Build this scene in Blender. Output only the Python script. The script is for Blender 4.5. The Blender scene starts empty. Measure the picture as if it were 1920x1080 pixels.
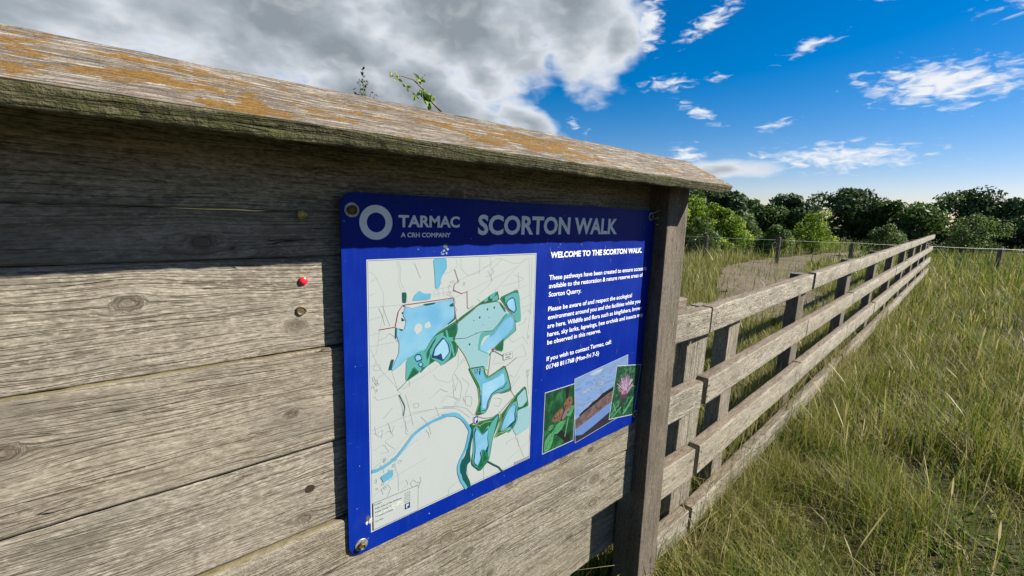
import bpy, bmesh, math, random
import numpy as np
from mathutils import Vector, Matrix, noise
R=math.radians
# ------------------------------------------------------------------ camera, world, sun
scene=bpy.context.scene
C=bpy.data.collections.new('scene_objects'); scene.collection.children.link(C)
GZ=0.82                      # height of the sign's lower edge above the ground
CAM=Vector((-0.2985,-0.8621,0.7709+GZ))
yaw,pitch,roll=0.71129335,-0.17004917,-0.04038057
fw=Vector((math.sin(yaw)*math.cos(pitch),math.cos(yaw)*math.cos(pitch),math.sin(pitch)))
rt=Vector((math.cos(yaw),-math.sin(yaw),0)); dn=fw.cross(rt)
r2=rt*math.cos(roll)+dn*math.sin(roll); d2=-rt*math.sin(roll)+dn*math.cos(roll)
cd=bpy.data.cameras.new('camera'); cam=bpy.data.objects.new('camera',cd); C.objects.link(cam)
M=Matrix((( r2.x,-d2.x,-fw.x,CAM.x),(r2.y,-d2.y,-fw.y,CAM.y),(r2.z,-d2.z,-fw.z,CAM.z),(0,0,0,1)))
cam.matrix_world=M; cd.sensor_width=36; cd.lens=815/1920*36; cd.clip_start=.01; cd.clip_end=6000
scene.camera=cam
scene.view_settings.view_transform='Standard'; scene.view_settings.look='None'
scene.view_settings.exposure=1.3; scene.view_settings.gamma=1
SUN=Vector((1.13,-1,1.10)).normalized()
sl=bpy.data.lights.new('sun','SUN'); sl.energy=5.0; sl.angle=R(.5); sl.color=(1,.95,.86)
so=bpy.data.objects.new('sun',sl); C.objects.link(so); so.rotation_euler=SUN.to_track_quat('Z','Y').to_euler()

class NT:
    def __init__(s,tree): s.t=tree; s.n=tree.nodes; s.l=tree.links
    def new(s,ty,**k):
        n=s.n.new(ty)
        for a,b in k.items(): setattr(n,a,b)
        return n
    def put(s,sock,v):
        if hasattr(v,'is_output') or isinstance(v,bpy.types.NodeSocket): s.l.new(v,sock)
        else:
            if isinstance(v,(tuple,list)) and len(v)==3 and sock.type=='RGBA': v=(*v,1)
            sock.default_value=v
    def math(s,op,a,b=None,c=None,clamp=False):
        n=s.new('ShaderNodeMath',operation=op,use_clamp=clamp); s.put(n.inputs[0],a)
        if b is not None: s.put(n.inputs[1],b)
        if c is not None: s.put(n.inputs[2],c)
        return n.outputs[0]
    def noise(s,vec,scale=1,detail=2,rough=.5,dist=0):
        n=s.new('ShaderNodeTexNoise'); s.put(n.inputs['Vector'],vec); n.inputs['Scale'].default_value=scale
        n.inputs['Detail'].default_value=detail; n.inputs['Roughness'].default_value=rough; n.inputs['Distortion'].default_value=dist
        return n.outputs['Fac']
    def comb(s,x,y,z):
        n=s.new('ShaderNodeCombineXYZ'); s.put(n.inputs[0],x); s.put(n.inputs[1],y); s.put(n.inputs[2],z); return n.outputs[0]
    def sep(s,v):
        n=s.new('ShaderNodeSeparateXYZ'); s.put(n.inputs[0],v); return n.outputs
    def smooth(s,v,a,b,lo=0.,hi=1.):
        n=s.new('ShaderNodeMapRange',interpolation_type='SMOOTHSTEP'); s.put(n.inputs[0],v)
        for i,x in zip((1,2,3,4),(a,b,lo,hi)): n.inputs[i].default_value=x
        return n.outputs[0]
    def mix(s,f,a,b,mode='MIX'):
        n=s.new('ShaderNodeMix',data_type='RGBA',blend_type=mode); s.put(n.inputs[0],f); s.put(n.inputs[6],a); s.put(n.inputs[7],b); return n.outputs[2]
    def vmul(s,v,m):
        n=s.new('ShaderNodeVectorMath',operation='MULTIPLY'); s.put(n.inputs[0],v); n.inputs[1].default_value=m; return n.outputs[0]
    def ramp(s,v,stops):
        n=s.new('ShaderNodeValToRGB'); s.put(n.inputs[0],v); e=n.color_ramp.elements
        while len(e)<len(stops): e.new(.5)
        for i,(p,c) in enumerate(stops): e[i].position=p; e[i].color=(*c,1)
        return n.outputs[0]
    def attr(s,name,out='Fac'):
        n=s.new('ShaderNodeAttribute'); n.attribute_name=name; return n.outputs[out]

# sky: Nishita plus clouds laid out by compass direction and elevation
w=bpy.data.worlds.new('World'); scene.world=w; w.use_nodes=True
t=NT(w.node_tree); t.n.clear()
sky=t.new('ShaderNodeTexSky',sky_type='NISHITA'); sky.sun_disc=False
sky.sun_elevation=math.asin(SUN.z); sky.sun_rotation=math.atan2(SUN.x,SUN.y); sky.air_density=1.0; sky.dust_density=.3; sky.ozone_density=3.0
hs=t.new('ShaderNodeHueSaturation'); hs.inputs['Saturation'].default_value=1.58; hs.inputs['Value'].default_value=.95
t.l.new(sky.outputs[0],hs.inputs['Color'])
gen=t.new('ShaderNodeTexCoord').outputs['Generated']
x,y,z=t.sep(gen)
az=t.math('DEGREES',t.math('ARCTAN2',x,y)) if False else t.math('MULTIPLY',t.math('ARCTAN2',x,y),57.2958)
el=t.math('MULTIPLY',t.math('ARCSINE',z),57.2958)
ae=t.comb(az,t.math('MULTIPLY',el,1.5),0.)
warp=t.noise(ae,.17,3,.5,.3); warp2=t.noise(ae,.11,3,.5); det=t.noise(t.vmul(ae,(.8,1.1,1)),.5,4,.5,.4)
wisp=t.noise(t.vmul(ae,(.6,1.1,1)),1.1,5,.52,.6)
def blobs(rows):     # (azimuth, elevation, half width, half height, strength, slope) in degrees
    mask=None
    for a,e,ra,re,st,sl_ in rows:
        dx=t.math('SUBTRACT',az,float(a))
        dy=t.math('SUBTRACT',t.math('SUBTRACT',el,float(e)),t.math('MULTIPLY',dx,float(sl_)))
        q=t.math('SQRT',t.math('ADD',t.math('POWER',t.math('ABSOLUTE',t.math('DIVIDE',dx,float(ra))),2.),t.math('POWER',t.math('ABSOLUTE',t.math('DIVIDE',dy,float(re))),2.)))
        k=min(1.0,.35+re/9)
        m=t.math('ADD',t.math('MULTIPLY',t.math('SUBTRACT',1.,q),float(k)),float((st-1)*.25))
        mask=m if mask is None else t.math('SMOOTH_MAX',mask,m,.08)
    return mask
big=blobs([(12,23,22,13,1.1,0),(22,13,9,5,1.,-.1),(33,22.5,15,8.5,1.,-.08),(47,24,7.8,8.8,1.,-.35),(52,20,3.0,4.2,.8,0),(30,12.5,10,6.,1,-.40),(42,11.2,5.2,2.6,1.05,-.55),(36,15.5,6,3.2,1.05,-.2),(20,17,10,5,1.1,0),(-15,18,22,14,1,0),(35,34,26,9,1,0),(66,5.9,4.6,1.0,.95,0),(-60,30,25,9,.6,.2)])
small=blobs([(55.5,21.3,2.2,3.2,.9,.2),(62.3,21.1,3.4,1.3,.85,.45),(58.4,15.35,2.8,.85,1.0,.03),(63.6,15.7,1.4,.5,.8,.1),(62.0,12.2,2.7,.8,.95,-.45),(47.7,11.1,.9,.95,.8,-.2),(49.2,10.2,.6,.6,.7,0),(61.3,7.6,2.4,1.2,.95,0),(76,7,9,1.6,.8,0),(90,20,6,3,.7,.1),(72,17.6,2.8,.9,.7,.3),(100,8,9,2.5,.9,0),(78,21,2.5,.8,.6,-.2),(83,13,7,2.4,.75,-.1),(70,10.5,2.4,.7,.7,.1)])
n1=t.math('SUBTRACT',t.math('ADD',t.math('MULTIPLY',warp,.65),t.math('MULTIPLY',det,.35)),.5)
dens=t.math('ADD',big,t.math('MULTIPLY',n1,1.1)); dsm=t.math('ADD',small,t.math('MULTIPLY',t.math('SUBTRACT',wisp,.5),1.35))
cb=t.smooth(dens,-.14,.24); cs=t.smooth(dsm,-.02,.55,0.,.97)
cover=t.math('MAXIMUM',cb,cs)
thick=t.math('ADD',dens,t.math('MULTIPLY',t.math('SUBTRACT',warp2,.5),1.25))
ccol=t.ramp(t.math('MULTIPLY',thick,1.2),[(0.0,(.76,.85,.98)),(.18,(.86,.91,.98)),(.46,(.57,.63,.70)),(.72,(.43,.49,.55)),(1.0,(.33,.38,.43))])
puff=t.smooth(t.noise(ae,.24,4,.5,.4),.48,.85,0.,.5)
ccol=t.mix(puff,ccol,(1.0,1.03,1.06))
ccol=t.mix(t.math('SUBTRACT',1.,cb),ccol,(1.05,1.08,1.12))
bgsky=t.new('ShaderNodeBackground'); t.l.new(t.mix(1.,hs.outputs[0],(1.12,.90,1.0),'MULTIPLY'),bgsky.inputs[0]); bgsky.inputs[1].default_value=.050
bgc=t.new('ShaderNodeBackground'); t.l.new(ccol,bgc.inputs[0]); bgc.inputs[1].default_value=.345
mx=t.new('ShaderNodeMixShader'); t.l.new(cover,mx.inputs[0]); t.l.new(bgsky.outputs[0],mx.inputs[1]); t.l.new(bgc.outputs[0],mx.inputs[2])
wo=t.new('ShaderNodeOutputWorld'); t.l.new(mx.outputs[0],wo.inputs[0])

# ------------------------------------------------------------------ helpers
def tag(o,label=None,cat=None,group=None,kind=None):
    for k,v in (('label',label),('category',cat),('group',group),('kind',kind)):
        if v: o[k]=v
    return o
def empty(name,loc,*a,**k):
    o=bpy.data.objects.new(name,None); C.objects.link(o); o.location=loc; o.empty_display_size=.1; return tag(o,*a,**k)
def wloc(o):
    v=Vector((0,0,0))
    while o is not None: v+=o.location; o=o.parent
    return v
def obj(name,verts,faces,mats,parent=None,mi=None,smooth=False,attrs=None,loc=None):
    """one mesh object; verts are world coordinates"""
    base=wloc(parent) if parent else Vector(loc or (0,0,0))
    v=np.asarray(verts,dtype=np.float64)
    if loc is not None and parent is not None: base=Vector(loc)
    v=v-np.array(base)
    me=bpy.data.meshes.new(name); me.from_pydata(v.tolist(),[],faces)
    for m in (mats if isinstance(mats,(list,tuple)) else [mats]): me.materials.append(m)
    if mi is not None: me.polygons.foreach_set('material_index',mi)
    if smooth: me.polygons.foreach_set('use_smooth',[True]*len(me.polygons))
    for an,(ty,val) in (attrs or {}).items():
        at=me.attributes.new(an,ty,'POINT'); at.data.foreach_set('vector' if ty=='FLOAT_VECTOR' else 'value',np.asarray(val,dtype=np.float32).ravel())
    me.update()
    o=bpy.data.objects.new(name,me); C.objects.link(o)
    if parent: o.parent=parent; o.location=base-wloc(parent)
    else: o.location=base
    return o
def srgb(h):
    return tuple(((c/255)/12.92 if c/255<=.04045 else ((c/255+.055)/1.055)**2.4) for c in h)
def mat(name,col,rough=.7,spec=.4,metal=0.,vary=.0,scale=20):
    m=bpy.data.materials.new(name); m.use_nodes=True; t=NT(m.node_tree); b=t.n['Principled BSDF']
    b.inputs['Roughness'].default_value=rough; b.inputs['Specular IOR Level'].default_value=spec; b.inputs['Metallic'].default_value=metal
    if vary:
        nz=t.noise(t.new('ShaderNodeTexCoord').outputs['Object'],scale,4,.6)
        t.l.new(t.mix(t.smooth(nz,.3,.7),tuple(c*(1-vary) for c in col),tuple(min(1,c*(1+vary)) for c in col)),b.inputs['Base Color'])
    else: b.inputs['Base Color'].default_value=(*col,1)
    return m

# ------------------------------------------------------------------ weathered timber
def wood(name,light,dark,moss=0.,lichen=0.,white=0.,streak=1.,bump=.6,mosscol=(.10,.10,.02)):
    m=bpy.data.materials.new(name); m.use_nodes=True; t=NT(m.node_tree); b=t.n['Principled BSDF']
    wc=t.attr('wc','Vector'); u,g,s=t.sep(wc); kn=t.attr('knot','Fac'); ob=t.new('ShaderNodeTexCoord').outputs['Object']
    fine=t.noise(t.comb(t.math('MULTIPLY',u,5.),t.math('MULTIPLY',g,420.),s),1,3,.6)
    ph=t.math('ADD',t.math('MULTIPLY',g,850.),t.math('MULTIPLY',t.noise(t.comb(t.math('MULTIPLY',u,1.3),t.math('MULTIPLY',g,22.),s),1,4,.6),50.))
    ring=t.math('SINE',ph); line=t.smooth(t.math('ADD',ring,t.smooth(t.noise(t.comb(t.math('MULTIPLY',u,3.),t.math('MULTIPLY',g,16.),t.math('ADD',s,1.)),1,3,.6),.35,.7,-.75,.35)),.1,1.0,1.,0.)                   # growth lines
    ring2=t.noise(t.comb(t.math('MULTIPLY',u,2.),t.math('MULTIPLY',g,75.),t.math('ADD',s,4.)),1,2,.5)
    line2=t.smooth(t.math('ABSOLUTE',t.math('SUBTRACT',ring2,.52)),.0,.022)
    fleck=t.noise(t.comb(t.math('MULTIPLY',u,90.),t.math('MULTIPLY',g,330.),s),1,3,.6)
    big=t.noise(t.comb(t.math('MULTIPLY',u,4.),t.math('MULTIPLY',g,14.),s),1,4,.6)
    crk=t.noise(t.comb(t.math('MULTIPLY',u,2.2),t.math('MULTIPLY',g,34.),t.math('ADD',s,9.)),1,3,.5)
    crack=t.math('MULTIPLY',t.smooth(t.math('ABSOLUTE',t.math('SUBTRACT',crk,.56)),.002,.008,1.,0.),t.smooth(big,.55,.66))
    mid=tuple((a+c)/2 for a,c in zip(light,dark))
    col=t.mix(t.smooth(fine,.32,.66),mid,light)
    col=t.mix(t.math('MULTIPLY',t.smooth(big,.35,.7),.45),col,tuple(x*.62 for x in mid))
    col=t.mix(t.math('MULTIPLY',t.math('SUBTRACT',1.,line),.75*streak),col,dark)
    col=t.mix(t.math('MULTIPLY',t.math('SUBTRACT',1.,line2),.8*streak),col,tuple(x*.7 for x in dark))
    col=t.mix(t.math('MULTIPLY',t.smooth(fleck,.60,.75),.55),col,tuple(min(.85,x*1.5) for x in light))
    col=t.mix(t.math('MULTIPLY',t.smooth(fleck,.40,.27),.7),col,tuple(x*.6 for x in dark))
    pit=t.noise(t.comb(t.math('MULTIPLY',u,70.),t.math('MULTIPLY',g,190.),t.math('ADD',s,3.)),1,4,.7)
    col=t.mix(t.smooth(pit,.51,.64,0.,.5),col,tuple(min(.85,x*1.45) for x in light)); col=t.mix(t.smooth(pit,.48,.36,0.,.62),col,tuple(x*.8 for x in dark))
    med=t.noise(t.comb(t.math('MULTIPLY',u,14.),t.math('MULTIPLY',g,70.),t.math('ADD',s,6.)),1,3,.6)
    col=t.mix(t.smooth(med,.5,.66,0.,.45),col,tuple(x*1.0 for x in dark))
    bt=t.noise(t.comb(t.math('MULTIPLY',s,7.7),0.,0.),1,0); col=t.mix(t.smooth(bt,.35,.65,0.,.34),col,tuple(a*b for a,b in zip(light,(.62,.55,.47))))
    stn=t.noise(t.comb(t.math('MULTIPLY',u,3.3),t.math('MULTIPLY',g,7.),t.math('ADD',s,13.)),1,4,.62); col=t.mix(t.smooth(stn,.52,.66,0.,.45),col,tuple(x*.55 for x in mid))
    col=t.mix(crack,col,(.015,.012,.008))
    col=t.mix(t.math('MULTIPLY',t.math('MULTIPLY',kn,t.smooth(fine,.25,.6)),.62),col,tuple(x*y for x,y in zip(dark,(.75,.55,.4))))
    if white:
        wn=t.noise(t.comb(t.math('MULTIPLY',u,13.),t.math('MULTIPLY',g,210.),s),1,5,.7)
        col=t.mix(t.math('MULTIPLY',t.smooth(wn,.50,.62),white),col,(.35,.31,.255))
        col=t.mix(t.math('MULTIPLY',t.smooth(wn,.45,.36),white),col,(.09,.07,.05))
    if lichen:
        ln=t.noise(t.comb(t.math('MULTIPLY',u,14.),t.math('MULTIPLY',g,30.),t.math('ADD',s,2.)),1,6,.68)
        lr=t.noise(t.comb(t.math('MULTIPLY',u,2.2),t.math('MULTIPLY',g,5.),t.math('ADD',s,7.)),1,2,.5)
        fall=t.attr('lich','Fac')
        v=t.math('ADD',t.math('ADD',t.math('MULTIPLY',t.math('SUBTRACT',ln,.5),1.6),t.math('MULTIPLY',t.math('SUBTRACT',lr,.5),.6)),t.math('ADD',.5,t.math('MULTIPLY',fall,.22)))
        oc=t.mix(t.smooth(fleck,.35,.65),(.095,.05,.008),(.225,.112,.010))
        oc=t.mix(t.math('MULTIPLY',line2,.7),(.12,.07,.02),oc)
        crust=t.noise(t.comb(t.math('MULTIPLY',u,60.),t.math('MULTIPLY',g,150.),s),1,4,.7); v=t.math('ADD',v,t.math('MULTIPLY',t.math('SUBTRACT',crust,.5),.5))
        col=t.mix(t.math('MULTIPLY',t.smooth(v,.495,.585),lichen),col,oc)
    if moss:
        mn=t.noise(ob,38.,5,.7); m2=t.noise(ob,7.,3,.6)
        col=t.mix(t.math('MULTIPLY',t.smooth(t.math('ADD',mn,t.math('MULTIPLY',t.math('SUBTRACT',m2,.5),.8)),.42,.60),moss),col,mosscol)
        m3=t.noise(ob,120.,4,.7); col=t.mix(t.math('MULTIPLY',t.smooth(m3,.58,.70),.5*moss),col,(.16,.165,.065))
    t.l.new(col,b.inputs['Base Color'])
    b.inputs['Roughness'].default_value=.85; b.inputs['Specular IOR Level'].default_value=.25
    h=t.math('ADD',t.math('MULTIPLY',fine,.35),t.math('ADD',t.math('MULTIPLY',line,.35),t.math('MULTIPLY',fleck,.5)))
    h=t.math('ADD',h,t.math('ADD',t.math('MULTIPLY',line2,.5),t.math('MULTIPLY',crack,-1.4)))
    if lichen or white or moss: h=t.math('ADD',h,t.math('MULTIPLY',t.noise(ob,170.,4,.7),1.2))
    bp=t.new('ShaderNodeBump'); bp.inputs['Strength'].default_value=bump; bp.inputs['Distance'].default_value=.0018
    t.l.new(h,bp.inputs['Height']); t.l.new(bp.outputs[0],b.inputs['Normal'])
    return m
W_grey=wood('weathered_grey_wood',(.285,.257,.203),(.072,.06,.043),bump=.95)
W_low=wood('weathered_lower_wood',(.295,.268,.212),(.052,.043,.03),streak=1.15,bump=1.,moss=.15,mosscol=(.13,.115,.045))
W_moss=wood('mossy_plank_edge',(.18,.155,.10),(.07,.055,.03),moss=.4,mosscol=(.13,.11,.04))
W_post=wood('brown_grey_post_wood',(.165,.142,.108),(.042,.034,.023),streak=1.0)
W_rail=wood('pale_rail_wood',(.37,.34,.275),(.07,.056,.038),streak=1.1,bump=1.,moss=.12,mosscol=(.13,.12,.045))
W_railtop=wood('worn_rail_top',(.21,.17,.12),(.06,.045,.03),white=.35)
W_roof=wood('roof_board_top',(.20,.17,.132),(.045,.033,.022),lichen=.95,white=.8,bump=1.2)
W_edge=wood('algae_edge',(.15,.14,.075),(.035,.033,.016),moss=.8,bump=1.6,mosscol=(.062,.064,.018))

def board(name,O,U,V,N,L,wd,th,seed,mats,parent=None,knots=(),du=.006,rad=.003,amp=.0009,sect=(0,0,0,0),lich=None,wave=.0,rag=.0012,dv=.006,label=None,taper=None):
    """a sawn board: length L along U, width wd along V, front face towards N, thickness th behind it"""
    O,U,V,N=(Vector(a) for a in (O,U,V,N)); nu=max(2,int(L/du)); prof=[]  # (v,n,section,normal)
    nv=max(2,int(wd/dv)); nt=max(1,int(th/(dv*1.3)))
    r=rad
    for i in range(nv+1): prof.append((r+(wd-2*r)*i/nv,0,0,(0,1)))
    prof.append((wd-r*.3,-r*.3,1,(.7,.7)))
    for i in range(nt+1): prof.append((wd,-r-(th-2*r)*i/nt,1,(1,0)))
    prof.append((wd-r*.3,-th+r*.3,1,(.7,-.7)))
    for i in range(3): prof.append((wd-r-(wd-2*r)*i/2,-th,2,(0,-1)))
    prof.append((r*.3,-th+r*.3,3,(-.7,-.7)))
    for i in range(nt+1): prof.append((0,-th+r+(th-2*r)*i/nt,3,(-1,0)))
    prof.append((r*.3,-r*.3,3,(-.7,.7)))
    n=len(prof); per=[0.]
    for i in range(1,n): per.append(per[-1]+math.hypot(prof[i][0]-prof[i-1][0],prof[i][1]-prof[i-1][1]))
    vs=[];wc=[];kn=[];lc=[]
    rnd=random.Random(seed); so=seed*3.17
    drift=[rnd.uniform(-.03,.03) for _ in range(3)]
    for i in range(nu+1):
        u=L*i/nu
        for j,(v,nn,sec,(nvv,nnn)) in enumerate(prof):
            p=per[j]; g=p+.016*noise.noise((u*1.3,p*5,so))+.006*noise.noise((u*4,p*14,so+2))+drift[0]*u*.35+.0025*noise.noise((u*9,p*30,so+5)); k=0.; disp=0.
            if sec==0:
                for (ku,kv,kr) in knots:
                    dx=(u-ku)/1.7; dz=v-kv; d=math.hypot(dx,dz)+1e-5
                    if d<.16:
                        g-= dz*kr*kr*1.6/(d*d+kr*kr*.8)
                        if d<kr*1.25:
                            kk=min(1,max(0,(kr*1.15-d)/(kr*.35))); k=max(k,kk); g=g*(1-kk)+d*1.0*kk; disp-=.0008*kk
            f=1.
            a=amp*(noise.noise((u*7,g*90,so))*.9+noise.noise((u*25,g*260,so+3))*.6)+disp
            e=wave*noise.noise((u*5.,nnn*2,so+8)) + ((rag*noise.noise((u*22,v*9,so+2))+rag*.8*noise.noise((u*70,nn*60,so+4))) if sec!=0 else 0)
            vv=v+nvv*(a*.9+e); n2=nn+nnn*a
            if taper: vv=vv+taper*(u/L)*(v/wd)
            vs.append(O+U*u+V*vv+N*n2); wc.append((u,g,so)); kn.append(k); lc.append(lich(u,v/wd) if lich and sec==0 else (-.35 if lich else 0))
    fs=[];mi=[]
    for i in range(nu):
        for j in range(n):
            j2=(j+1)%n; fs.append((i*n+j,(i+1)*n+j,(i+1)*n+j2,i*n+j2)); mi.append(sect[prof[j2 if prof[j][2]==0 else j][2]] if prof[j][2]!=0 or prof[j2][2]==0 else sect[0])
    # end caps with their own vertices (end grain)
    for e,iu in ((0,0),(1,nu)):
        b0=len(vs); c=Vector((0,0,0))
        for j in range(n):
            vs.append(vs[iu*n+j].copy()); c+=vs[iu*n+j]; wc.append((prof[j][0]*.5,prof[j][1]*1.+.3*prof[j][0],so+1)); kn.append(.15); lc.append(-.35)
        vs.append(c/n); wc.append((wd*.25,-th/2+.15*wd,so+1)); kn.append(.15); lc.append(-.35)
        for j in range(n):
            j2=(j+1)%n; fs.append((b0+j,b0+j2,b0+n) if e==0 else (b0+j2,b0+j,b0+n)); mi.append(sect[0])
    if U.cross(V).dot(N)<0: pass
    else: fs=[tuple(reversed(f)) for f in fs]
    at={'wc':('FLOAT_VECTOR',wc),'knot':('FLOAT',kn)}
    if lich: at['lich']=('FLOAT',lc)
    fs=[tuple(reversed(f)) for f in fs]
    o=obj(name,[tuple(v) for v in vs],fs,mats,parent,mi,True,at,loc=tuple(O))
    # crisp arrises
    if label: o['label']=label
    return o
X=(1,0,0);Z=(0,0,1);F=(0,-1,0)
def P(x,y,z): return (x,y,z+GZ)
POLYS= [('L',[(205,663),(240,663),(242,639),(227,618),(222,594),(211,593),(209,629)]),('L',[(153,570),(158,582),(170,592),(182,584),(201,583),(198,569)]),('M',[(136,559),(152,553),(179,557),(212,561),(261,564),(266,515),(247,504),(222,491),(204,475),(197,456),(181,449),(163,443),(138,438),(123,426),(105,417),(102,421),(120,454),(121,479),(115,495),(115,513),(133,506),(138,525),(130,541)]),('W',[(157,504),(161,514),(171,517),(178,509),(176,498),(164,490)]),('W',[(183,505),(186,514),(196,518),(201,504),(191,502)]),('D',[(128,592),(139,590),(138,567),(129,568)]),('D',[(181,560),(212,561),(210,557),(189,555),(181,557)]),('D',[(250,551),(261,555),(262,545),(251,546)]),('D',[(112,515),(116,514),(114,489),(111,490)]),('D',[(119,511),(133,507),(126,504)]),('D',[(127,536),(135,527),(127,527)]),('D',[(128,549),(132,544),(128,543)]),('D',[(131,562),(137,560),(133,557)]),('D',[(95,421),(102,444),(109,442),(101,419)]),('D',[(265,535),(268,513),(247,502),(246,505),(264,517)]),('T',[(138,438),(176,452),(190,448),(204,462),(197,414),(163,395),(136,383)]),('G',[(181,443),(204,476),(225,491),(278,513),(276,422),(230,403),(224,412),(219,421),(190,409),(173,396),(178,418)]),('T',[(176,434),(197,463),(207,477),(233,486),(236,481),(211,464),(199,443),(197,414),(180,408)]),('G',[(187,442),(207,471),(218,479),(209,461),(199,448),(197,434),(190,422)]),('T',[(199,443),(208,464),(233,480),(246,468),(258,439),(254,419),(230,403),(224,412),(201,428)]),('N',[(201,429),(211,454),(233,475),(250,454),(254,433),(234,413),(219,422)]),('Q',[(208,432),(213,450),(235,471),(247,453),(251,433),(234,416),(229,435),(219,431)]),('T',[(248,471),(262,469),(263,459),(250,461)]),('T',[(240,489),(244,491),(250,469),(260,452),(268,420),(264,419),(254,453),(244,471)]),('N',[(157,438),(163,445),(174,443),(179,427),(163,425)]),('Q',[(160,437),(164,442),(173,440),(176,430),(164,428)]),('N',[(166,420),(176,426),(182,414),(173,410)]),('Q',[(169,420),(176,423),(179,415),(173,413)]),('G',[(137,385),(156,417),(173,399),(136,383)]),('P',[(274,504),(338,542),(400,545),(427,512),(458,501),(462,471),(446,451),(423,439),(384,415),(373,404),(370,368),(321,369),(297,418),(265,461),(275,483)]),('G',[(270,511),(395,575),(403,545),(336,542),(274,502)]),('T',[(351,552),(365,558),(365,549),(353,546)]),('T',[(369,559),(391,573),(387,561),(374,552)]),('T',[(380,556),(395,562),(397,549),(378,546)]),('G',[(402,554),(463,571),(469,559),(482,481),(464,478),(453,502),(424,527)]),('T',[(420,554),(454,563),(471,559),(482,481),(464,478),(455,501),(424,532)]),('N',[(423,536),(432,546),(446,551),(455,546),(464,515),(455,505),(433,519)]),('Q',[(427,536),(434,544),(446,548),(453,544),(460,516),(454,509),(436,521)]),('T',[(337,432),(343,466),(368,470),(386,467),(420,506),(443,508),(461,482),(466,455),(451,448),(375,404),(338,423)]),('M',[(342,426),(356,457),(382,453),(421,491),(446,500),(456,483),(455,464),(428,446),(392,422),(373,407),(345,421)]),('W',[(348,444),(356,456),(379,458),(365,452),(344,429)]),('W',[(366,414),(390,421),(373,406)]),('G',[(390,420),(423,443),(421,404),(397,412)]),('G',[(373,403),(382,413),(379,401)]),('G',[(400,542),(409,539),(427,514),(422,512),(405,533)]),('D',[(270,503),(264,495),(259,493),(247,491),(247,488),(264,488)]),('G',[(309,380),(318,380),(359,377),(363,358),(372,344),(389,349),(429,365),(442,338),(457,291),(455,287),(423,285),(403,293),(387,285),(377,259),(366,243),(336,245),(346,280),(341,319),(316,365)]),('T',[(318,377),(356,374),(359,356),(370,340),(389,345),(427,359),(437,339),(452,293),(419,289),(391,288),(380,268),(370,243),(353,246),(349,295),(347,324),(323,364)]),('L',[(322,374),(354,371),(359,346),(368,335),(385,333),(412,343),(426,351),(433,333),(438,312),(414,298),(387,292),(376,275),(368,249),(356,254),(351,301),(348,321),(329,362)]),('N',[(327,372),(330,373),(333,355)]),('N',[(334,373),(339,372),(336,356)]),('N',[(343,372),(349,372),(346,352),(342,359)]),('Q',[(354,329),(365,329),(405,335),(426,345),(434,310),(387,295),(374,276),(368,255),(356,258)]),('G',[(506,286),(513,279),(526,222),(519,220),(480,217),(484,181),(466,166),(400,159),(419,191),(420,221),(441,238),(473,267)]),('P',[(478,259),(509,279),(519,238),(501,225),(486,226)]),('P',[(484,218),(533,220),(535,152),(484,139),(467,166),(484,185)]),('T',[(422,171),(431,204),(446,232),(466,247),(478,249),(484,227),(476,208),(484,185),(461,174),(453,170)]),('N',[(426,175),(431,204),(447,229),(466,243),(479,231),(474,209),(480,186),(461,175),(450,176)]),('M',[(424,173),(433,203),(448,228),(466,242),(476,232),(471,210),(474,191),(456,183),(448,178)]),('T',[(443,168),(461,170),(465,163),(453,159)]),('G',[(447,166),(459,168),(462,164),(453,162)]),('G',[(317,228),(386,221),(415,229),(418,204),(396,161),(387,100),(355,76),(324,109),(332,156),(327,212)]),('T',[(390,209),(414,226),(396,164),(389,139),(387,105),(380,115),(381,156),(383,195)]),('T',[(330,211),(341,214),(359,183),(379,205),(385,194),(381,142),(378,126),(362,140),(359,116),(345,91),(330,110)]),('N',[(331,198),(337,210),(357,180),(372,195),(379,196),(379,167),(383,141),(378,123),(362,144),(357,134),(359,116),(345,94),(332,109),(336,145)]),('M',[(334,194),(341,206),(359,180),(376,191),(379,193),(377,167),(380,146),(372,132),(360,141),(353,132),(357,117),(348,96),(335,110),(339,143)]),('G',[(362,132),(370,136),(377,113),(387,106),(364,94)]),('D',[(317,227),(325,221),(329,209),(328,186),(324,168),(321,143),(324,119),(313,113),(310,88),(323,60),(327,41),(311,46),(301,75),(295,94),(286,107),(289,125),(307,142),(316,177),(321,211)]),('L',[(73,172),(104,180),(105,161),(81,154)])]
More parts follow.
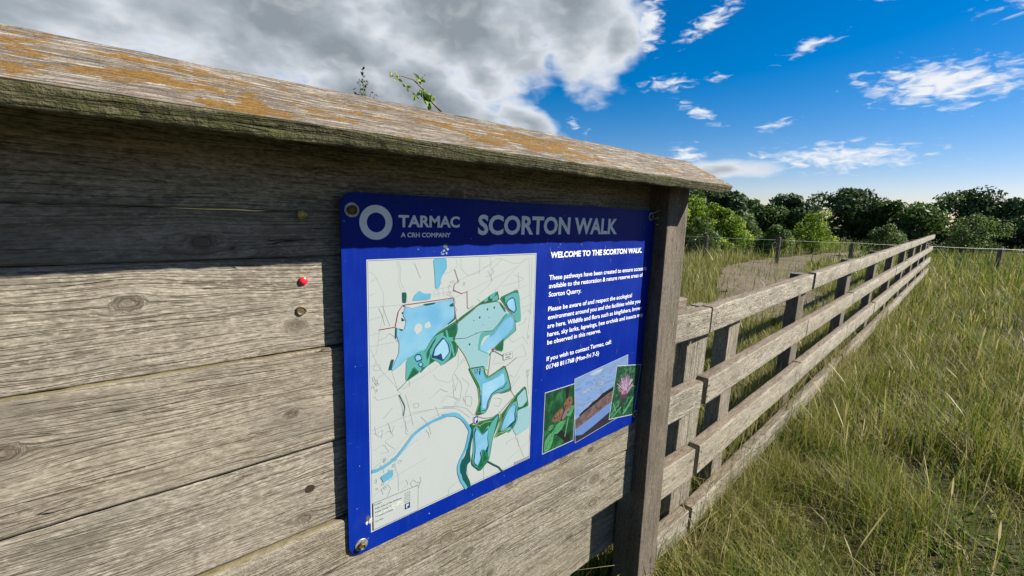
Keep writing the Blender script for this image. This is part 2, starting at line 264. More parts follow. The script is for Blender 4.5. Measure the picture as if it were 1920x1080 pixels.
LINES= [('R',0.9,[(75,515),(112,516),(119,549),(130,563),(203,565),(261,567),(265,541),(272,504)]),('N',1.6,[(438,314),(428,300),(406,299),(387,292),(376,275),(372,251),(356,252)]),('N',1.4,[(350,311),(352,285),(352,268)]),('D',3.0,[(381,97),(400,81),(421,65),(432,50),(440,44)]),('B',0.9,[(270,504),(316,527),(336,542),(398,545),(429,519),(458,494),(464,456),(428,439),(390,416)]),('R',0.8,[(263,635),(275,604),(263,600),(261,585),(285,575),(300,579),(302,539),(306,535),(320,541)]),('R',0.8,[(379,401),(373,342)]),('B',1.0,[(373,343),(432,359),(472,378)]),('B',1.0,[(432,359),(455,286)]),('B',0.9,[(457,285),(423,285),(403,293),(387,285),(377,256),(366,243),(336,244)]),('B',0.7,[(455,285),(473,260)]),('K',0.8,[(261,465),(298,461),(343,470),(382,468),(408,486),(429,508)]),('Y',0.9,[(265,461),(297,418),(321,368),(346,326),(351,299)]),('Y',0.8,[(321,369),(370,367),(373,343)]),('Y',0.9,[(341,319),(347,280),(334,247)]),('Y',1.0,[(326,222),(348,214),(352,208)]),('Y',1.0,[(350,212),(367,216),(390,213)]),('Y',1.2,[(402,160),(416,170),(436,167),(461,172)]),('Y',1.0,[(420,231),(423,203),(404,162)]),('Y',0.8,[(473,264),(442,228),(427,202),(420,177)]),('B',0.7,[(336,245),(363,229),(390,224),(417,230),(461,260)]),('L',5.2,[(56,192),(67,191),(83,193),(101,200),(117,209),(130,221),(144,235),(156,248),(174,257),(191,263),(213,268),(236,270),(255,271),(271,268),(285,259)]),('L',5.2,[(236,273),(252,271),(272,265),(290,253),(304,235),(313,220),(319,208),(314,184),(308,161),(293,137),(285,120),(286,101),(294,76),(311,46)]),('E',0.5,[(56,208),(109,223),(142,252),(177,267),(213,277),(251,279),(283,267)]),('K',0.9,[(391,411),(423,391)]),('E',0.75,[(52,640),(66,636),(73,620),(86,593),(86,550),(76,513),(69,464),(57,457)]),('E',0.75,[(53,565),(130,564)]),('E',0.75,[(53,538),(85,544)]),('E',0.75,[(119,661),(125,648),(124,616),(139,585),(143,564)]),('E',0.75,[(115,661),(122,642),(120,613),(127,592)]),('E',0.75,[(53,481),(120,482)]),('E',0.75,[(54,505),(76,508)]),('E',0.75,[(56,475),(73,430),(110,382),(126,355)]),('E',0.75,[(58,401),(110,425)]),('E',0.75,[(58,397),(66,370)]),('E',0.75,[(57,619),(71,627)]),('E',0.75,[(55,590),(67,595)]),('E',0.75,[(55,436),(76,438),(78,423),(60,427),(67,445)]),('E',0.75,[(206,574),(211,591),(257,594)]),('E',0.75,[(210,579),(261,584)]),('E',0.75,[(217,591),(222,571)]),('E',0.75,[(231,591),(235,572)]),('E',0.75,[(246,593),(250,574)]),('E',0.75,[(266,660),(271,641),(249,628),(230,627)]),('E',0.75,[(208,385),(219,369),(250,355),(281,362)]),('E',0.75,[(118,369),(190,389),(223,405)]),('E',0.75,[(102,418),(118,367)]),('E',0.75,[(281,663),(280,637),(302,617),(328,622),(362,640),(391,657),(413,653),(436,643),(469,640),(502,655)]),('E',0.75,[(261,566),(465,633)]),('E',0.75,[(260,603),(338,628)]),('E',0.75,[(386,573),(488,652)]),('E',0.75,[(502,652),(515,494),(508,434)]),('E',0.75,[(512,655),(518,494)]),('E',0.75,[(412,582),(491,596),(447,611)]),('E',0.75,[(481,517),(530,527)]),('E',0.75,[(477,540),(514,551)]),('E',0.75,[(370,660),(374,598)]),('E',0.75,[(336,661),(336,618)]),('E',0.75,[(468,570),(502,582)]),('E',0.75,[(427,461),(452,423),(491,436),(512,410)]),('E',0.75,[(463,403),(492,413),(509,375),(474,378)]),('E',0.75,[(454,300),(495,358),(520,369)]),('E',0.75,[(398,396),(385,376),(427,371),(435,393)]),('E',0.75,[(312,408),(341,412),(358,400),(350,387),(320,393),(312,408)]),('E',0.75,[(270,498),(280,397),(261,367),(273,329)]),('E',0.75,[(289,360),(314,337),(302,311)]),('E',0.75,[(62,368),(69,356),(97,356),(116,358)]),('E',0.75,[(56,289),(129,299),(209,298),(282,284)]),('E',0.75,[(146,304),(191,300),(282,287)]),('E',0.75,[(59,282),(74,268),(96,277),(107,260),(83,255),(109,227)]),('E',0.75,[(118,357),(129,322),(129,303),(142,259)]),('E',0.75,[(136,353),(146,314),(156,270)]),('E',0.75,[(109,203),(110,176),(117,160),(118,118)]),('E',0.75,[(58,130),(89,147),(113,159),(192,175)]),('E',0.75,[(129,216),(167,232)]),('E',0.75,[(255,45),(257,67),(287,74)]),('E',0.75,[(156,325),(170,323),(170,313),(158,314),(156,325)]),('E',0.75,[(62,297),(65,277),(81,285),(77,263)]),('E',0.75,[(96,290),(101,265),(108,286)]),('E',0.75,[(136,288),(136,258),(144,252)]),('E',0.75,[(58,241),(83,248),(96,224),(74,229)]),('E',0.75,[(56,196),(73,206),(112,219)]),('E',0.75,[(231,308),(250,321),(282,305)]),('E',0.75,[(235,321),(268,328),(281,355),(267,376)]),('E',0.75,[(264,347),(268,310),(285,299),(291,334),(284,354)]),('E',0.75,[(302,307),(324,299),(321,274),(303,282),(302,307)]),('E',0.75,[(235,298),(303,276),(329,247)]),('E',0.75,[(235,292),(279,280),(318,244)]),('E',0.75,[(395,277),(423,270),(416,248),(396,257)]),('E',0.75,[(368,86),(370,43)]),('E',0.75,[(480,139),(518,59)]),('E',0.75,[(449,73),(540,107)]),('E',0.75,[(455,292),(487,321)]),('E',0.75,[(309,115),(317,77)]),('E',0.75,[(513,322),(524,258)]),('E',0.75,[(535,152),(539,107)]),('C',0.9,[(117,369),(137,383)]),('C',1.3,[(121,357),(135,325),(131,303)])]
# ------------------------------------------------------------------ the timber noticeboard
nb=empty('noticeboard_shelter',(0.1,.05,0),'weathered grey plank noticeboard wall under a lichen-spotted board roof','noticeboard')
xl=-.92
pl=[ # z0,z1,yfront,thick,x1,knots,mats,sect
 (.758,.905,.026,.03,1.108,[(.35,.07,.012),(1.2,.05,.012)]),
 (.6725,.7576,.026,.03,1.106,[(.7,.03,.01)]),
 (.4885,.672,.026,.03,1.112,[(.838,.052,.010),(.60,.12,.010),(1.5,.1,.02)]),
 (.281,.488,.017,.038,1.112,[(.822,.085,.007),(.45,.13,.012),(1.6,.1,.014)]),
 (.098,.279,.019,.036,1.115,[(.835,.03,.010),(.42,.06,.012),(1.1,.1,.02)]),
 (-.112,.096,.006,.048,1.117,[(.905,.03,.017),(1.39,.10,.009),(1.62,.10,.009),(1.18,.03,.012),(1.85,.13,.014),(1.76,.08,.010)]),
 (-.315,-.114,.008,.046,1.122,[(1.80,.155,.017),(1.845,.125,.008),(1.80,.060,.016),(1.33,.035,.014),(1.36,.10,.008),(1.25,.15,.010)]),
 (-.612,-.375,.084,.035,1.30,[(1.3,.1,.015),(.6,.08,.02)]),
]
for i,(z0,z1,yf,th,x1,kn) in enumerate(pl):
    mats=[W_grey,W_moss]; sec=(0,0,0,0)
    if i>=5: mats=[W_low,W_moss]
    if i in (3,5,7): sec=(0,1,0,0)
    board('plank',P(xl,yf,z0),X,Z,F,x1-xl,z1-z0,th,11+i*3,mats,nb,kn,sect=sec,wave=.0015 if i!=0 else .002,rad=.003 if i not in(3,5) else .005)
# right and left posts, leaning very slightly
def post(name,x0b,x0t,y0,y1,zb,zt,wdt,seed,parent,m=W_post,knots=()):
    Lz=zt-zb; U=Vector((x0t-x0b,0,Lz)).normalized()
    return board(name,P(x0b,y0,zb),U,X,F,Lz/U.z,wdt,y1-y0,seed,[m],parent,knots,du=.008,wave=.001)
post('post',1.1505,1.0985,-.0486,.076,-.95,.905,.135,41,nb,knots=((.30,.09,.010),(1.0,.05,.007),(1.5,.09,.006)))
post('post',xl-.02,xl-.02,.04,.15,-.95,.90,.12,42,nb)
# roof: front board and back board meeting at the ridge
def lich(u,v):
    x=xl-.08+u
    s=0.
    for cx,cv,rx,rv,st in ((-.4,.4,.3,.3,.8),(-.75,.6,.25,.3,.8),(-.2,.75,.3,.12,.6),(.05,.7,.14,.12,.8),(.33,.6,.12,.15,.7),(.92,.25,.12,.15,.5),(1.0,.8,.14,.1,.6),(-.12,.12,.12,.13,.9),(0.0,.40,.16,.13,.75),(.15,.55,.16,.12,1.),(.26,.30,.15,.2,.95),(.40,.40,.18,.30,1.1),(.50,.65,.14,.12,1.),(.55,.25,.16,.13,.85),(.84,.75,.07,.1,.9),(1.15,.6,.16,.2,.45),(.68,.12,.08,.1,.55),(1.27,.35,.05,.3,1.)):
        d=((x-cx)/rx)**2+((v-cv)/rv)**2
        s=max(s,st*(1-d)) if d<1 else s
    return s*1.1-.42
EL=Vector(P(xl-.08,-.172,.880)); ER=Vector(P(1.297,-.172,.895)); RL=Vector(P(xl-.08,.008,.9755)); 
U=(ER-EL).normalized(); V=(RL-EL); V=(V-U*V.dot(U)); wv=V.length; V.normalize(); N=V.cross(U)*-1
N=U.cross(V)
if N.z<0: N=-N
board('roof_board',EL,U,V,N,(ER-EL).length,wv,.029,71,[W_roof,W_edge],nb,((1.6,.05,.008),),sect=(0,0,1,1),lich=lich,amp=.0018,wave=.002,rad=.0025,du=.005,dv=.005,rag=.0017)
RB=Vector(P(xl-.08,.190,.885)); V2=(RL+Vector((0,.004,0))-RB); w2=V2.length; V2.normalize(); N2=U.cross(V2); N2=-N2 if N2.z<0 else N2
board('roof_board',RB,U,V2,N2,(ER-EL).length,w2-.004,.027,72,[W_roof,W_edge],nb,(),sect=(0,0,1,1),lich=lich,amp=.0016,wave=.002,du=.02,dv=.02)
# fixings left in the planks beside the sign
brass=mat('brass',(.34,.27,.08),.5,.5,.8,.45,260); rusty=mat('rusty_bolt',(.10,.075,.035),.6,.4,.5,.4,400)
zinc=mat('zinc',(.30,.30,.25),.55,.5,.7,.4,160); plast=mat('red_plastic',(.55,.012,.03),.35,.5); hole=mat('dark_hole',(.03,.022,.015),.9,.1)
def lathe(name,c,prof,m,parent=None,seg=28,ax=F,wob=0):
    c=Vector(c); A=Vector(ax).normalized(); B=A.orthogonal().normalized(); D=A.cross(B); vs=[];fs=[]
    for h,r in prof:
        for k in range(seg):
            a=2*math.pi*k/seg; rr=r*(1+wob*math.sin(3*a+1)); vs.append(tuple(c+A*h+B*math.cos(a)*rr+D*math.sin(a)*rr))
    n=len(prof)
    for i in range(n-1):
        for k in range(seg):
            k2=(k+1)%seg; fs.append((i*seg+k,i*seg+k2,(i+1)*seg+k2,(i+1)*seg+k))
    fs.append(tuple(range(seg))[::-1]); fs.append(tuple((n-1)*seg+k for k in range(seg)))
    return obj(name,vs,fs,m,parent,loc=tuple(c),smooth=False)
a=lathe('bolt',P(-.065,.0255,.753),[(-.01,.003),(.003,.003),(.003,.0065),(.007,.0082),(.0105,.0078),(.0115,.005),(.0095,.004)],brass,nb,wob=.06); a['label']='brass bolt head in the shaded plank'
a=lathe('bolt',P(-.071,.0255,.569),[(-.01,.004),(.0005,.004),(.0005,.009),(.0025,.0095),(.0035,.0075),(.002,.005)],rusty,nb,wob=.05); a['label']='dark rusty bolt head below the red pin'
a=lathe('bolt_hole',P(-.071,.0195,.191),[(-.012,.0085),(-.0035,.0085),(.0006,.0098),(.0008,.0083)],hole,nb,wob=.08); a['label']='dark drilled hole in the lower plank'
pin=lathe('push_pin',P(-.065,.0255,.627),[(-.008,.001),(.0003,.001),(.0003,.0075),(.002,.0082),(.004,.007),(.0055,.0045),(.006,.0015)],plast)
tag(pin,'small red round-headed pin pushed into the plank left of the blue sign','pin')
# ------------------------------------------------------------------ the sign
SW_,SH_=1.1035,.80
sg=empty('information_sign',P(.55,0,0),'blue map information board with rounded corners bolted to the grey planks','sign')
def sign_blue():
    m=bpy.data.materials.new('faded_blue_panel'); m.use_nodes=True; t=NT(m.node_tree); b=t.n['Principled BSDF']
    ob=t.new('ShaderNodeTexCoord').outputs['Object']
    st=t.noise(t.vmul(ob,(160,1,7)),1,3,.6); sp=t.noise(ob,260,2,.5); cl=t.noise(ob,5,3,.6)
    c=t.mix(t.smooth(cl,.3,.7),(.0002,.0105,.155),(.0004,.015,.185)); c=t.mix(t.math('MULTIPLY',t.smooth(st,.45,.75),.28),c,(.003,.026,.27))
    v=t.new('ShaderNodeTexVoronoi'); v.inputs['Scale'].default_value=34; t.l.new(ob,v.inputs['Vector'])
    dot=t.math('MULTIPLY',t.smooth(v.outputs['Distance'],.035,.075,1.,0.),t.smooth(t.noise(ob,21,2),.52,.60))
    c=t.mix(t.math('MULTIPLY',dot,.85),c,(.22,.28,.38))
    scr=t.noise(t.vmul(ob,(30,1,190)),1,3,.5,1.2); c=t.mix(t.math('MULTIPLY',t.smooth(scr,.70,.76),.35),c,(.07,.12,.30))
    gr=t.noise(t.vmul(ob,(3,1,1.2)),6,5,.7); c=t.mix(t.smooth(gr,.5,.72,0.,.22),c,(.02,.035,.15))
    t.l.new(c,b.inputs['Base Color']); t.l.new(t.smooth(cl,.2,.8,.38,.60),b.inputs['Roughness']); b.inputs['Specular IOR Level'].default_value=.10
    bp=t.new('ShaderNodeBump'); bp.inputs['Strength'].default_value=.12; bp.inputs['Distance'].default_value=.0005; t.l.new(sp,bp.inputs['Height']); t.l.new(bp.outputs[0],b.inputs['Normal'])
    return m
M_blue=sign_blue()
def rrect(x0,z0,x1,z1,r,n=8):
    o=[]
    for cx,cz,a0 in ((x1-r,z1-r,0),(x0+r,z1-r,90),(x0+r,z0+r,180),(x1-r,z0+r,270)):
        for k in range(n+1):
            a=R(a0+90*k/n); o.append((cx+r*math.cos(a),cz+r*math.sin(a)))
    return o
def slab(name,pts,y0,y1,m,parent):
    n=len(pts); vs=[P(x,y0,z) for x,z in pts]+[P(x,y1,z) for x,z in pts]
    fs=[tuple(range(n))[::1],tuple(range(2*n-1,n-1,-1))]+[(i,i+n,(i+1)%n+n,(i+1)%n) for i in range(n)]
    fs=[tuple(reversed(f)) for f in fs] if False else fs
    o=obj(name,vs,fs,m,parent)
    bm=bmesh.new(); bm.from_mesh(o.data); bmesh.ops.recalc_face_normals(bm,faces=bm.faces); bm.to_mesh(o.data); bm.free(); return o
slab('panel',rrect(0,0,SW_,SH_,.030),0,.0032,M_blue,sg)
def printmat(name,h,rough=.5,dirt=.12):
    c=tuple(v*.53 for v in srgb(h)); m=bpy.data.materials.new(name); m.use_nodes=True; t=NT(m.node_tree); b=t.n['Principled BSDF']
    ob=t.new('ShaderNodeTexCoord').outputs['Object']; n=t.noise(ob,9,5,.65); n2=t.noise(ob,150,3,.6)
    col=t.mix(t.math('MULTIPLY',t.smooth(n,.45,.75),dirt),c,tuple(x*.72 for x in c)); col=t.mix(t.math('MULTIPLY',t.smooth(n2,.62,.72),dirt*1.2),col,tuple(x*.5 for x in c))
    t.l.new(col,b.inputs['Base Color']); b.inputs['Roughness'].default_value=rough; b.inputs['Specular IOR Level'].default_value=.3; return m
def lakemat(name,h,h2):
    m=printmat(name,h); t=NT(m.node_tree); b=t.n['Principled BSDF']; ob=t.new('ShaderNodeTexCoord').outputs['Object']
    n=t.noise(t.vmul(ob,(1,1,1)),14,2,.5); t.l.new(t.mix(t.smooth(n,.35,.7),tuple(v*.56 for v in srgb(h)),tuple(v*.56 for v in srgb(h2))),b.inputs['Base Color']); return m
PC={'W':printmat('map_paper',(196,204,200)),'L':lakemat('map_water',(104,176,202),(84,162,196)),'M':lakemat('map_lake',(134,190,216),(104,172,210)),'Q':lakemat('map_pond',(156,204,226),(124,186,218)),
 'T':printmat('map_teal',(88,168,164)),'G':printmat('map_green',(16,100,58)),'P':printmat('map_pale_teal',(150,194,200)),'D':printmat('map_dark_teal',(8,84,80)),'N':printmat('map_navy',(12,62,98)),
 'E':printmat('map_grey_line',(154,162,166)),'R':printmat('map_red_line',(150,36,40)),'B':printmat('map_brown_line',(128,72,48)),'K':printmat('map_dark_line',(28,38,74)),'Y':printmat('map_yellow_line',(176,180,92)),'C':printmat('map_teal_line',(92,142,142)),'X':printmat('map_black',(34,40,48)),'O':printmat('white_print',(206,212,212)),'V':printmat('parking_blue',(16,40,128))}
class Flat:
    """flat print: polygons stacked a hundredth of a millimetre apart"""
    def __init__(s,y): s.v=[];s.f=[];s.mi=[];s.m=[];s.y=y
    def slot(s,m):
        if m not in s.m: s.m.append(m)
        return s.m.index(m)
    def poly(s,pts,m,step=True):
        if step: s.y-=.000002
        from mathutils.geometry import tessellate_polygon
        b=len(s.v); s.v+= [P(x,s.y,z) for x,z in pts]
        for tri in tessellate_polygon([[Vector((x,z,0)) for x,z in pts]]):
            a,c,d=(Vector((*pts[k],0)) for k in tri)
            if (c-a).cross(d-a).z<0: tri=tri[::-1]
            s.f.append(tuple(b+k for k in tri)); s.mi.append(s.slot(m))
    def line(s,pts,w,m):
        s.y-=.000002
        for (x0,z0),(x1,z1) in zip(pts,pts[1:]):
            d=math.hypot(x1-x0,z1-z0)
            if d<1e-6: continue
            ex,ez=(x1-x0)/d*w*.3,(z1-z0)/d*w*.3; nx,nz=-(z1-z0)/d*w/2,(x1-x0)/d*w/2
            s.poly([(x0-ex-nx,z0-ez-nz),(x1+ex-nx,z1+ez-nz),(x1+ex+nx,z1+ez+nz),(x0-ex+nx,z0-ez+nz)],m,False)
            s.y-=.0000004
    def done(s,name,parent): return obj(name,s.v,s.f,s.m,parent,s.mi)
def smooth_pts(pts,closed,it=1,seed=0):
    for _ in range(it):
        q=[]; n=len(pts)
        for i in range(n if closed else n-1):
            a=pts[i];b=pts[(i+1)%n]; q+=[(a[0]*.87+b[0]*.13,a[1]*.87+b[1]*.13),(a[0]*.13+b[0]*.87,a[1]*.13+b[1]*.87)]
        if not closed: q=[pts[0]]+q+[pts[-1]]
        pts=q
    return pts
fm=Flat(-.0001)
mm=lambda pts:[(a/1000,b/1000) for a,b in pts]
fm.poly(mm([(50,666),(528,666),(541,49),(50,41)]),PC['O'])
fm.poly(mm([(52,664),(525.5,663.5),(538.5,52),(53,44)]),PC['X']); fm.poly(mm([(52.8,663),(524.5,662.5),(537.5,53),(53.8,45)]),PC['W'])
greys=[l for l in LINES if l[0]=='E']
for c,wd,pts in greys: fm.line(smooth_pts(mm(pts),False),wd*.0010,PC['E'])
rr=random.Random(5)
for k in range(46):                                    # little building outlines of the villages
    cx,cz=rr.choice([(235,585),(90,190),(80,150),(520,330),(515,440),(60,400),(440,210),(270,590),(100,205)]); cx+=rr.uniform(-22,22)*(.5 if cx>500 or cx<70 else 1);cz+=rr.uniform(-22,22); a=rr.uniform(0,1.5); s1,s2=rr.uniform(2,7),rr.uniform(2,6)
    q=[(cx+math.cos(a+t_)*s1,cz+math.sin(a+t_)*s2) for t_ in (0,1.2,3.14,4.5,6.28)]
    if min(z_[0] for z_ in q)>54 and max(z_[0] for z_ in q)<524: fm.line(mm(q),.0007,PC['E'])
for c,pts in POLYS: 
    if not (c in 'GPLMQTN' ): continue
    pass
PC['U']=printmat('map_water_edge',(58,124,166))
for k in range(60):
    cx,cz=rr.uniform(60,520),rr.uniform(60,655); a=rr.choice([.3,.45,1.9,2.0])+rr.uniform(-.15,.15); q=[(cx,cz)]
    for j in range(rr.randint(2,5)): cx+=math.cos(a)*rr.uniform(8,22); cz+=math.sin(a)*rr.uniform(8,22); a+=rr.choice([0,0,1.4,-1.4,.2]); q.append((cx,cz))
    if all(56<x_<520 and 50<z_<658 and not (180<x_<330 and 60<z_<200) for x_,z_ in q): fm.line(mm(q),.0006,PC['E'])
for c,pts in POLYS:
    fm.poly(smooth_pts(mm(pts),True),PC[c])
    if c in 'MQ': p_=smooth_pts(mm(pts),True); fm.line(p_+p_[:1],.0008,PC['U'])
    if c=='G':
        cxm=sum(a for a,b in pts)/len(pts); czm=sum(b for a,b in pts)/len(pts); p_=smooth_pts([((a*.93+cxm*.07)/1000,(b*.93+czm*.07)/1000) for a,b in pts],True); fm.line(p_+p_[:1],.0008,PC['T'])
for c,wd,pts in LINES:
    if c!='E': fm.line(smooth_pts(mm(pts),False) if c in 'BYLDNC' else mm(pts),wd*.0015,PC[c])
for cx,cz,r_ in ((340,509,2.4),(364,527,2.4),(386,529,2.4),(311,443,2.4),(322,503,1.2),(352,487,1),(330,470,1),(370,505,1)):
    fm.poly([( (cx+r_*math.cos(a))/1000,(cz+r_*1.3*math.sin(a))/1000) for a in [k*.785 for k in range(8)]],PC['D'])
for k in range(5):                                      # star at the viewpoint
    a=k*1.2566+.3; fm.line(mm([(386,415),(386+5*math.cos(a),415+6*math.sin(a))]),.0022,PC['R'])
fm.poly(mm([(422,397.5),(455,398),(455.3,380),(422.3,379.5)]),PC['X']);fm.poly(mm([(422.8,396.7),(454.2,397.2),(454.5,380.8),(423.1,380.3)]),PC['O'])
fm.poly(mm([(329,243),(345,243),(345,221),(329,221)]),PC['O']);fm.poly(mm([(330.2,242),(343.8,242),(343.8,222),(330.2,222)]),PC['V'])
fm.line(mm([(481,60),(481,51),(537,52)]),.0009,PC['X']);fm.line(mm([(481,56),(537,57)]),.0014,PC['X'])
for k in range(22):                                     # hachured track beside the river
    pass
MAP=fm.done('map',sg)
lg=Flat(fm.y-.00004)
lg.poly(mm([(55,113),(169,113),(168.5,45),(55,45)]),PC['X']); lg.poly(mm([(56,112),(168.2,112),(167.7,46),(56,46)]),PC['W'])
for zz in (105,96,86.5):
    lg.poly(mm([(133,zz),(147,zz),(147,zz-6.2),(133,zz-6.2)]),PC['X']); lg.poly(mm([(133.9,zz-.9),(146.1,zz-.9),(146.1,zz-5.3),(133.9,zz-5.3)]),PC['O']); lg.line(mm([(135,zz-3.1),(145,zz-3.1)]),.0009,PC['E'])
lg.poly(mm([(133,77),(147,77),(147,62),(133,62)]),PC['V'])
def dirtmat():
    m=bpy.data.materials.new('dried_dirt'); m.use_nodes=True; t=NT(m.node_tree); b=t.n['Principled BSDF']; ob=t.new('ShaderNodeTexCoord').outputs['Object']
    t.l.new(t.mix(t.smooth(t.noise(ob,260,4,.7),.4,.6),(.30,.31,.26),(.50,.49,.42)),b.inputs['Base Color']); b.inputs['Roughness'].default_value=.9; return m
M_dirt=dirtmat()
def blot(fl,cx,cz,rx,rz,seed,m,n=26):
    rq=random.Random(seed); fl.poly([((cx+rx*math.cos(k*6.283/n)*rq.uniform(.55,1.1))/1000,(cz+rz*math.sin(k*6.283/n)*rq.uniform(.55,1.1))/1000) for k in range(n)],m)
for i,(a,b_,c_,d_) in enumerate(((98,86,9,3),(112,85,8,3),(122,88,5,3.2),(86,82,5,2.2),(104,79,5,1.6),(62,76,6,3),(128,80,4,2),(72,80,4,1.6),(116,90,4,1.5))): blot(lg,a,b_,c_,d_,i,M_dirt)
LEG=lg.done('legend',MAP)
# lettering
def text_geo(s,off,space=1.0):
    cu=bpy.data.curves.new('t','FONT'); cu.body=s; cu.size=1; cu.offset=off; cu.space_character=space; cu.resolution_u=3
    ob=bpy.data.objects.new('t',cu); C.objects.link(ob); bpy.context.view_layer.update()
    me=bpy.data.meshes.new_from_object(ob.evaluated_get(bpy.context.evaluated_depsgraph_get()))
    vs=[v.co.copy() for v in me.vertices]; fs=[tuple(p.vertices) for p in me.polygons]
    bpy.data.objects.remove(ob); bpy.data.meshes.remove(me); bpy.data.curves.remove(cu); return vs,fs
def lettering(name,rows,m,parent,y=-.0001,off=.03):
    V_=[];F_=[]
    for (s,x0,x1,z0,z1,cap) in rows:                  # baseline from (x0,z0) to (x1,z1), capital height cap (mm)
        hv,_=text_geo('H',off); hh=max(v.y for v in hv)
        vs,fs=text_geo(s,off); a=min(v.x for v in vs); b=max(v.x for v in vs); base=min(v.y for v in hv)
        n=len(V_)
        for v in vs:
            f=(v.x-a)/(b-a); V_.append(P((x0+(x1-x0)*f)/1000,y,(z0+(z1-z0)*f+(v.y-base)/(hh-base)*cap)/1000))
        F_+=[tuple(n+k for k in q) for q in fs]
    o=obj(name,V_,F_,m,parent)
    return o
WH=mat('white_lettering',(.64,.66,.67),.5,.3,0,.06,40)
lettering('logo_text',[('TARMAC',121,275,732.5,733,25.5),],WH,sg,off=.032)
lettering('logo_text',[('A CRH COMPANY',126,250,711,710.5,10.2)],WH,sg,off=.026)
lettering('title',[('SCORTON WALK',328,884,716,718,48.5)],WH,sg,off=.032)
lettering('heading',[('WELCOME TO THE SCORTON WALK.',584,1038,650,653,17.5)],WH,sg,off=.032)
lettering('body_text',[('These pathways have been created to ensure access is',583,1076,587,590,14.0),('available to the restoration & nature reserve areas of',584,1056,563,567,14.0),('Scorton Quarry.',585,727,538,538,14.0)],WH,sg,off=.012)
lettering('body_text',[ ('Please be aware of and respect the ecological',586,1000,495,498,14.0),('environment around you and the facilities whilst you',587,1056,470,472,14.0),('are here. Wildlife and flora such as kingfishers, brown',587,1068,444,446,14.0),('hares, sky larks, lapwings, bee orchids and insects may',588,1082,418.5,419.5,14.0),('be observed in this reserve.',590,839,394,394,14.0)],WH,sg,off=.012)
lettering('body_text',[ ('If you wish to contact Tarmac, call:',591,903,343,345,14.0),('01748 811768 (Mon-Fri 7-5)',591,839,317,316,14.0)],WH,sg,off=.012)
yl=lg.y-.00003
DK=PC['X']
lettering('lettering',[('Legend',58,75,106,106,3.4),('Public Right of Way Bridleway',60,125,95.5,95.5,3.6),('Public Footpath',60,100,86,86,3.6),('Permissive Footpath',60,104,75,75,3.6),('Car Park',60,80,63,63,3.6)],DK,LEG,yl,.02)
lettering('lettering',[('P',136.5,144,64.5,64.5,10.5)],PC['O'],LEG,yl,.07)
lettering('lettering',[('YOU ARE',426,451,390.2,390.2,4.3),('HERE',430,447,383,383,4.3)],DK,MAP,fm.y-.00003,.03)
lettering('lettering',[('P',332.8,342,224.5,224.5,14.5)],PC['O'],MAP,fm.y-.00003,.07)
# ring logo
fr=Flat(-.0001)
n=56
for k in range(n):
    a=2*math.pi*k/n;b=2*math.pi*(k+1)/n
    fr.poly([((72+r*math.cos(c)*.995)/1000,(741.5+r*math.sin(c))/1000) for r,c in ((35.2,a),(35.2,b),(20,b),(20,a))][::1],WH,False)
fr.done('logo_ring',sg)
# dirt and droppings on the panel
fd=Flat(-.0004)
for i,(a,b_,c_,d_) in enumerate(((237,690,7,7),(233,680,4,3),(243,683,4,3),(230,672,5,2),(240,674,3,3),(226,676,2,1.5))): blot(fd,a,b_,c_,d_,i+30,printmat('dropping%d'%i,(92,112,120) if i<1 else (170,178,180)))
for i,(a,b_,c_,d_) in enumerate(((44,77,6,12),(50,72,5,8),(41,70,3,6))): blot(fd,a,b_,c_,d_,i+50,M_dirt if i else printmat('grime',(90,100,120)))
rq=random.Random(8)
SP=printmat('white_speck',(150,165,190))
for k in range(90):
    x=rq.uniform(5,1098);z_=rq.uniform(5,795); 
    if 50<x<540 and 42<z_<665: continue
    s_=rq.choice((.5,.6,.8,1.3)); blot(fd,x,z_,s_,s_*1.2,k+100,SP,7)
for k in range(16):
    x=rq.uniform(560,1090);z_=rq.uniform(270,780); fd.line(mm([(x,z_),(x+rq.uniform(-3,6),z_+rq.uniform(-14,14)),(x+rq.uniform(-6,8),z_+rq.uniform(-16,16))]),.0005,SP)
tag(fd.done('dirt_specks',sg),kind='stuff')
# bolts with washers
for bx,bz in ((22,765),(27,22),(1074,779),(1088,36)):
    c=P(bx/1000,-.0012,bz/1000)
    bo=lathe('bolt',c,[(-.02,.004),(.002,.004),(.002,.0085),(.005,.0093),(.008,.0088),(.0095,.006),(.0075,.0045),(.0072,.001)],rusty,sg,seg=6 if bz<700 else 24)
    lathe('washer',P(bx/1000,-.0006,bz/1000),[(-.0005,.0142),(.0008,.0147),(.0014,.0140),(.0016,.006)],zinc,bo,seg=32)
# ---- the three printed photographs
def quad(q,u,v):
    (a,b,c,d)=q   # BL BR TR TL
    return ((a[0]*(1-u)+b[0]*u)*(1-v)+(d[0]*(1-u)+c[0]*u)*v,(a[1]*(1-u)+b[1]*u)*(1-v)+(d[1]*(1-u)+c[1]*u)*v)
def foliage_print(name,c1,c2,c3,sc=60):
    m=bpy.data.materials.new(name); m.use_nodes=True; t=NT(m.node_tree); b=t.n['Principled BSDF']; ob=t.new('ShaderNodeTexCoord').outputs['Object']
    n=t.noise(t.vmul(ob,(1,1,.7)),sc,5,.6,.8); t.l.new(t.ramp(n,[(.3,tuple(v*.56 for v in srgb(c1))),(.5,tuple(v*.56 for v in srgb(c2))),(.68,tuple(v*.56 for v in srgb(c3)))]),b.inputs['Base Color']); b.inputs['Roughness'].default_value=.45; return m
cn=lambda n_,h:printmat(n_,h,.45,.2)
Q1=mm([(594,41),(738,41),(735,243),(592,244)])
q=Flat(-.0001); q.poly(Q1,PC['O']); g1=foliage_print('photo_green',(4,34,24),(10,74,42),(40,116,66),38); ins=lambda Q,e=.012:[quad(Q,e,e),quad(Q,1-e,e),quad(Q,1-e,1-e),quad(Q,e,1-e)]
q.poly(ins(Q1),g1)
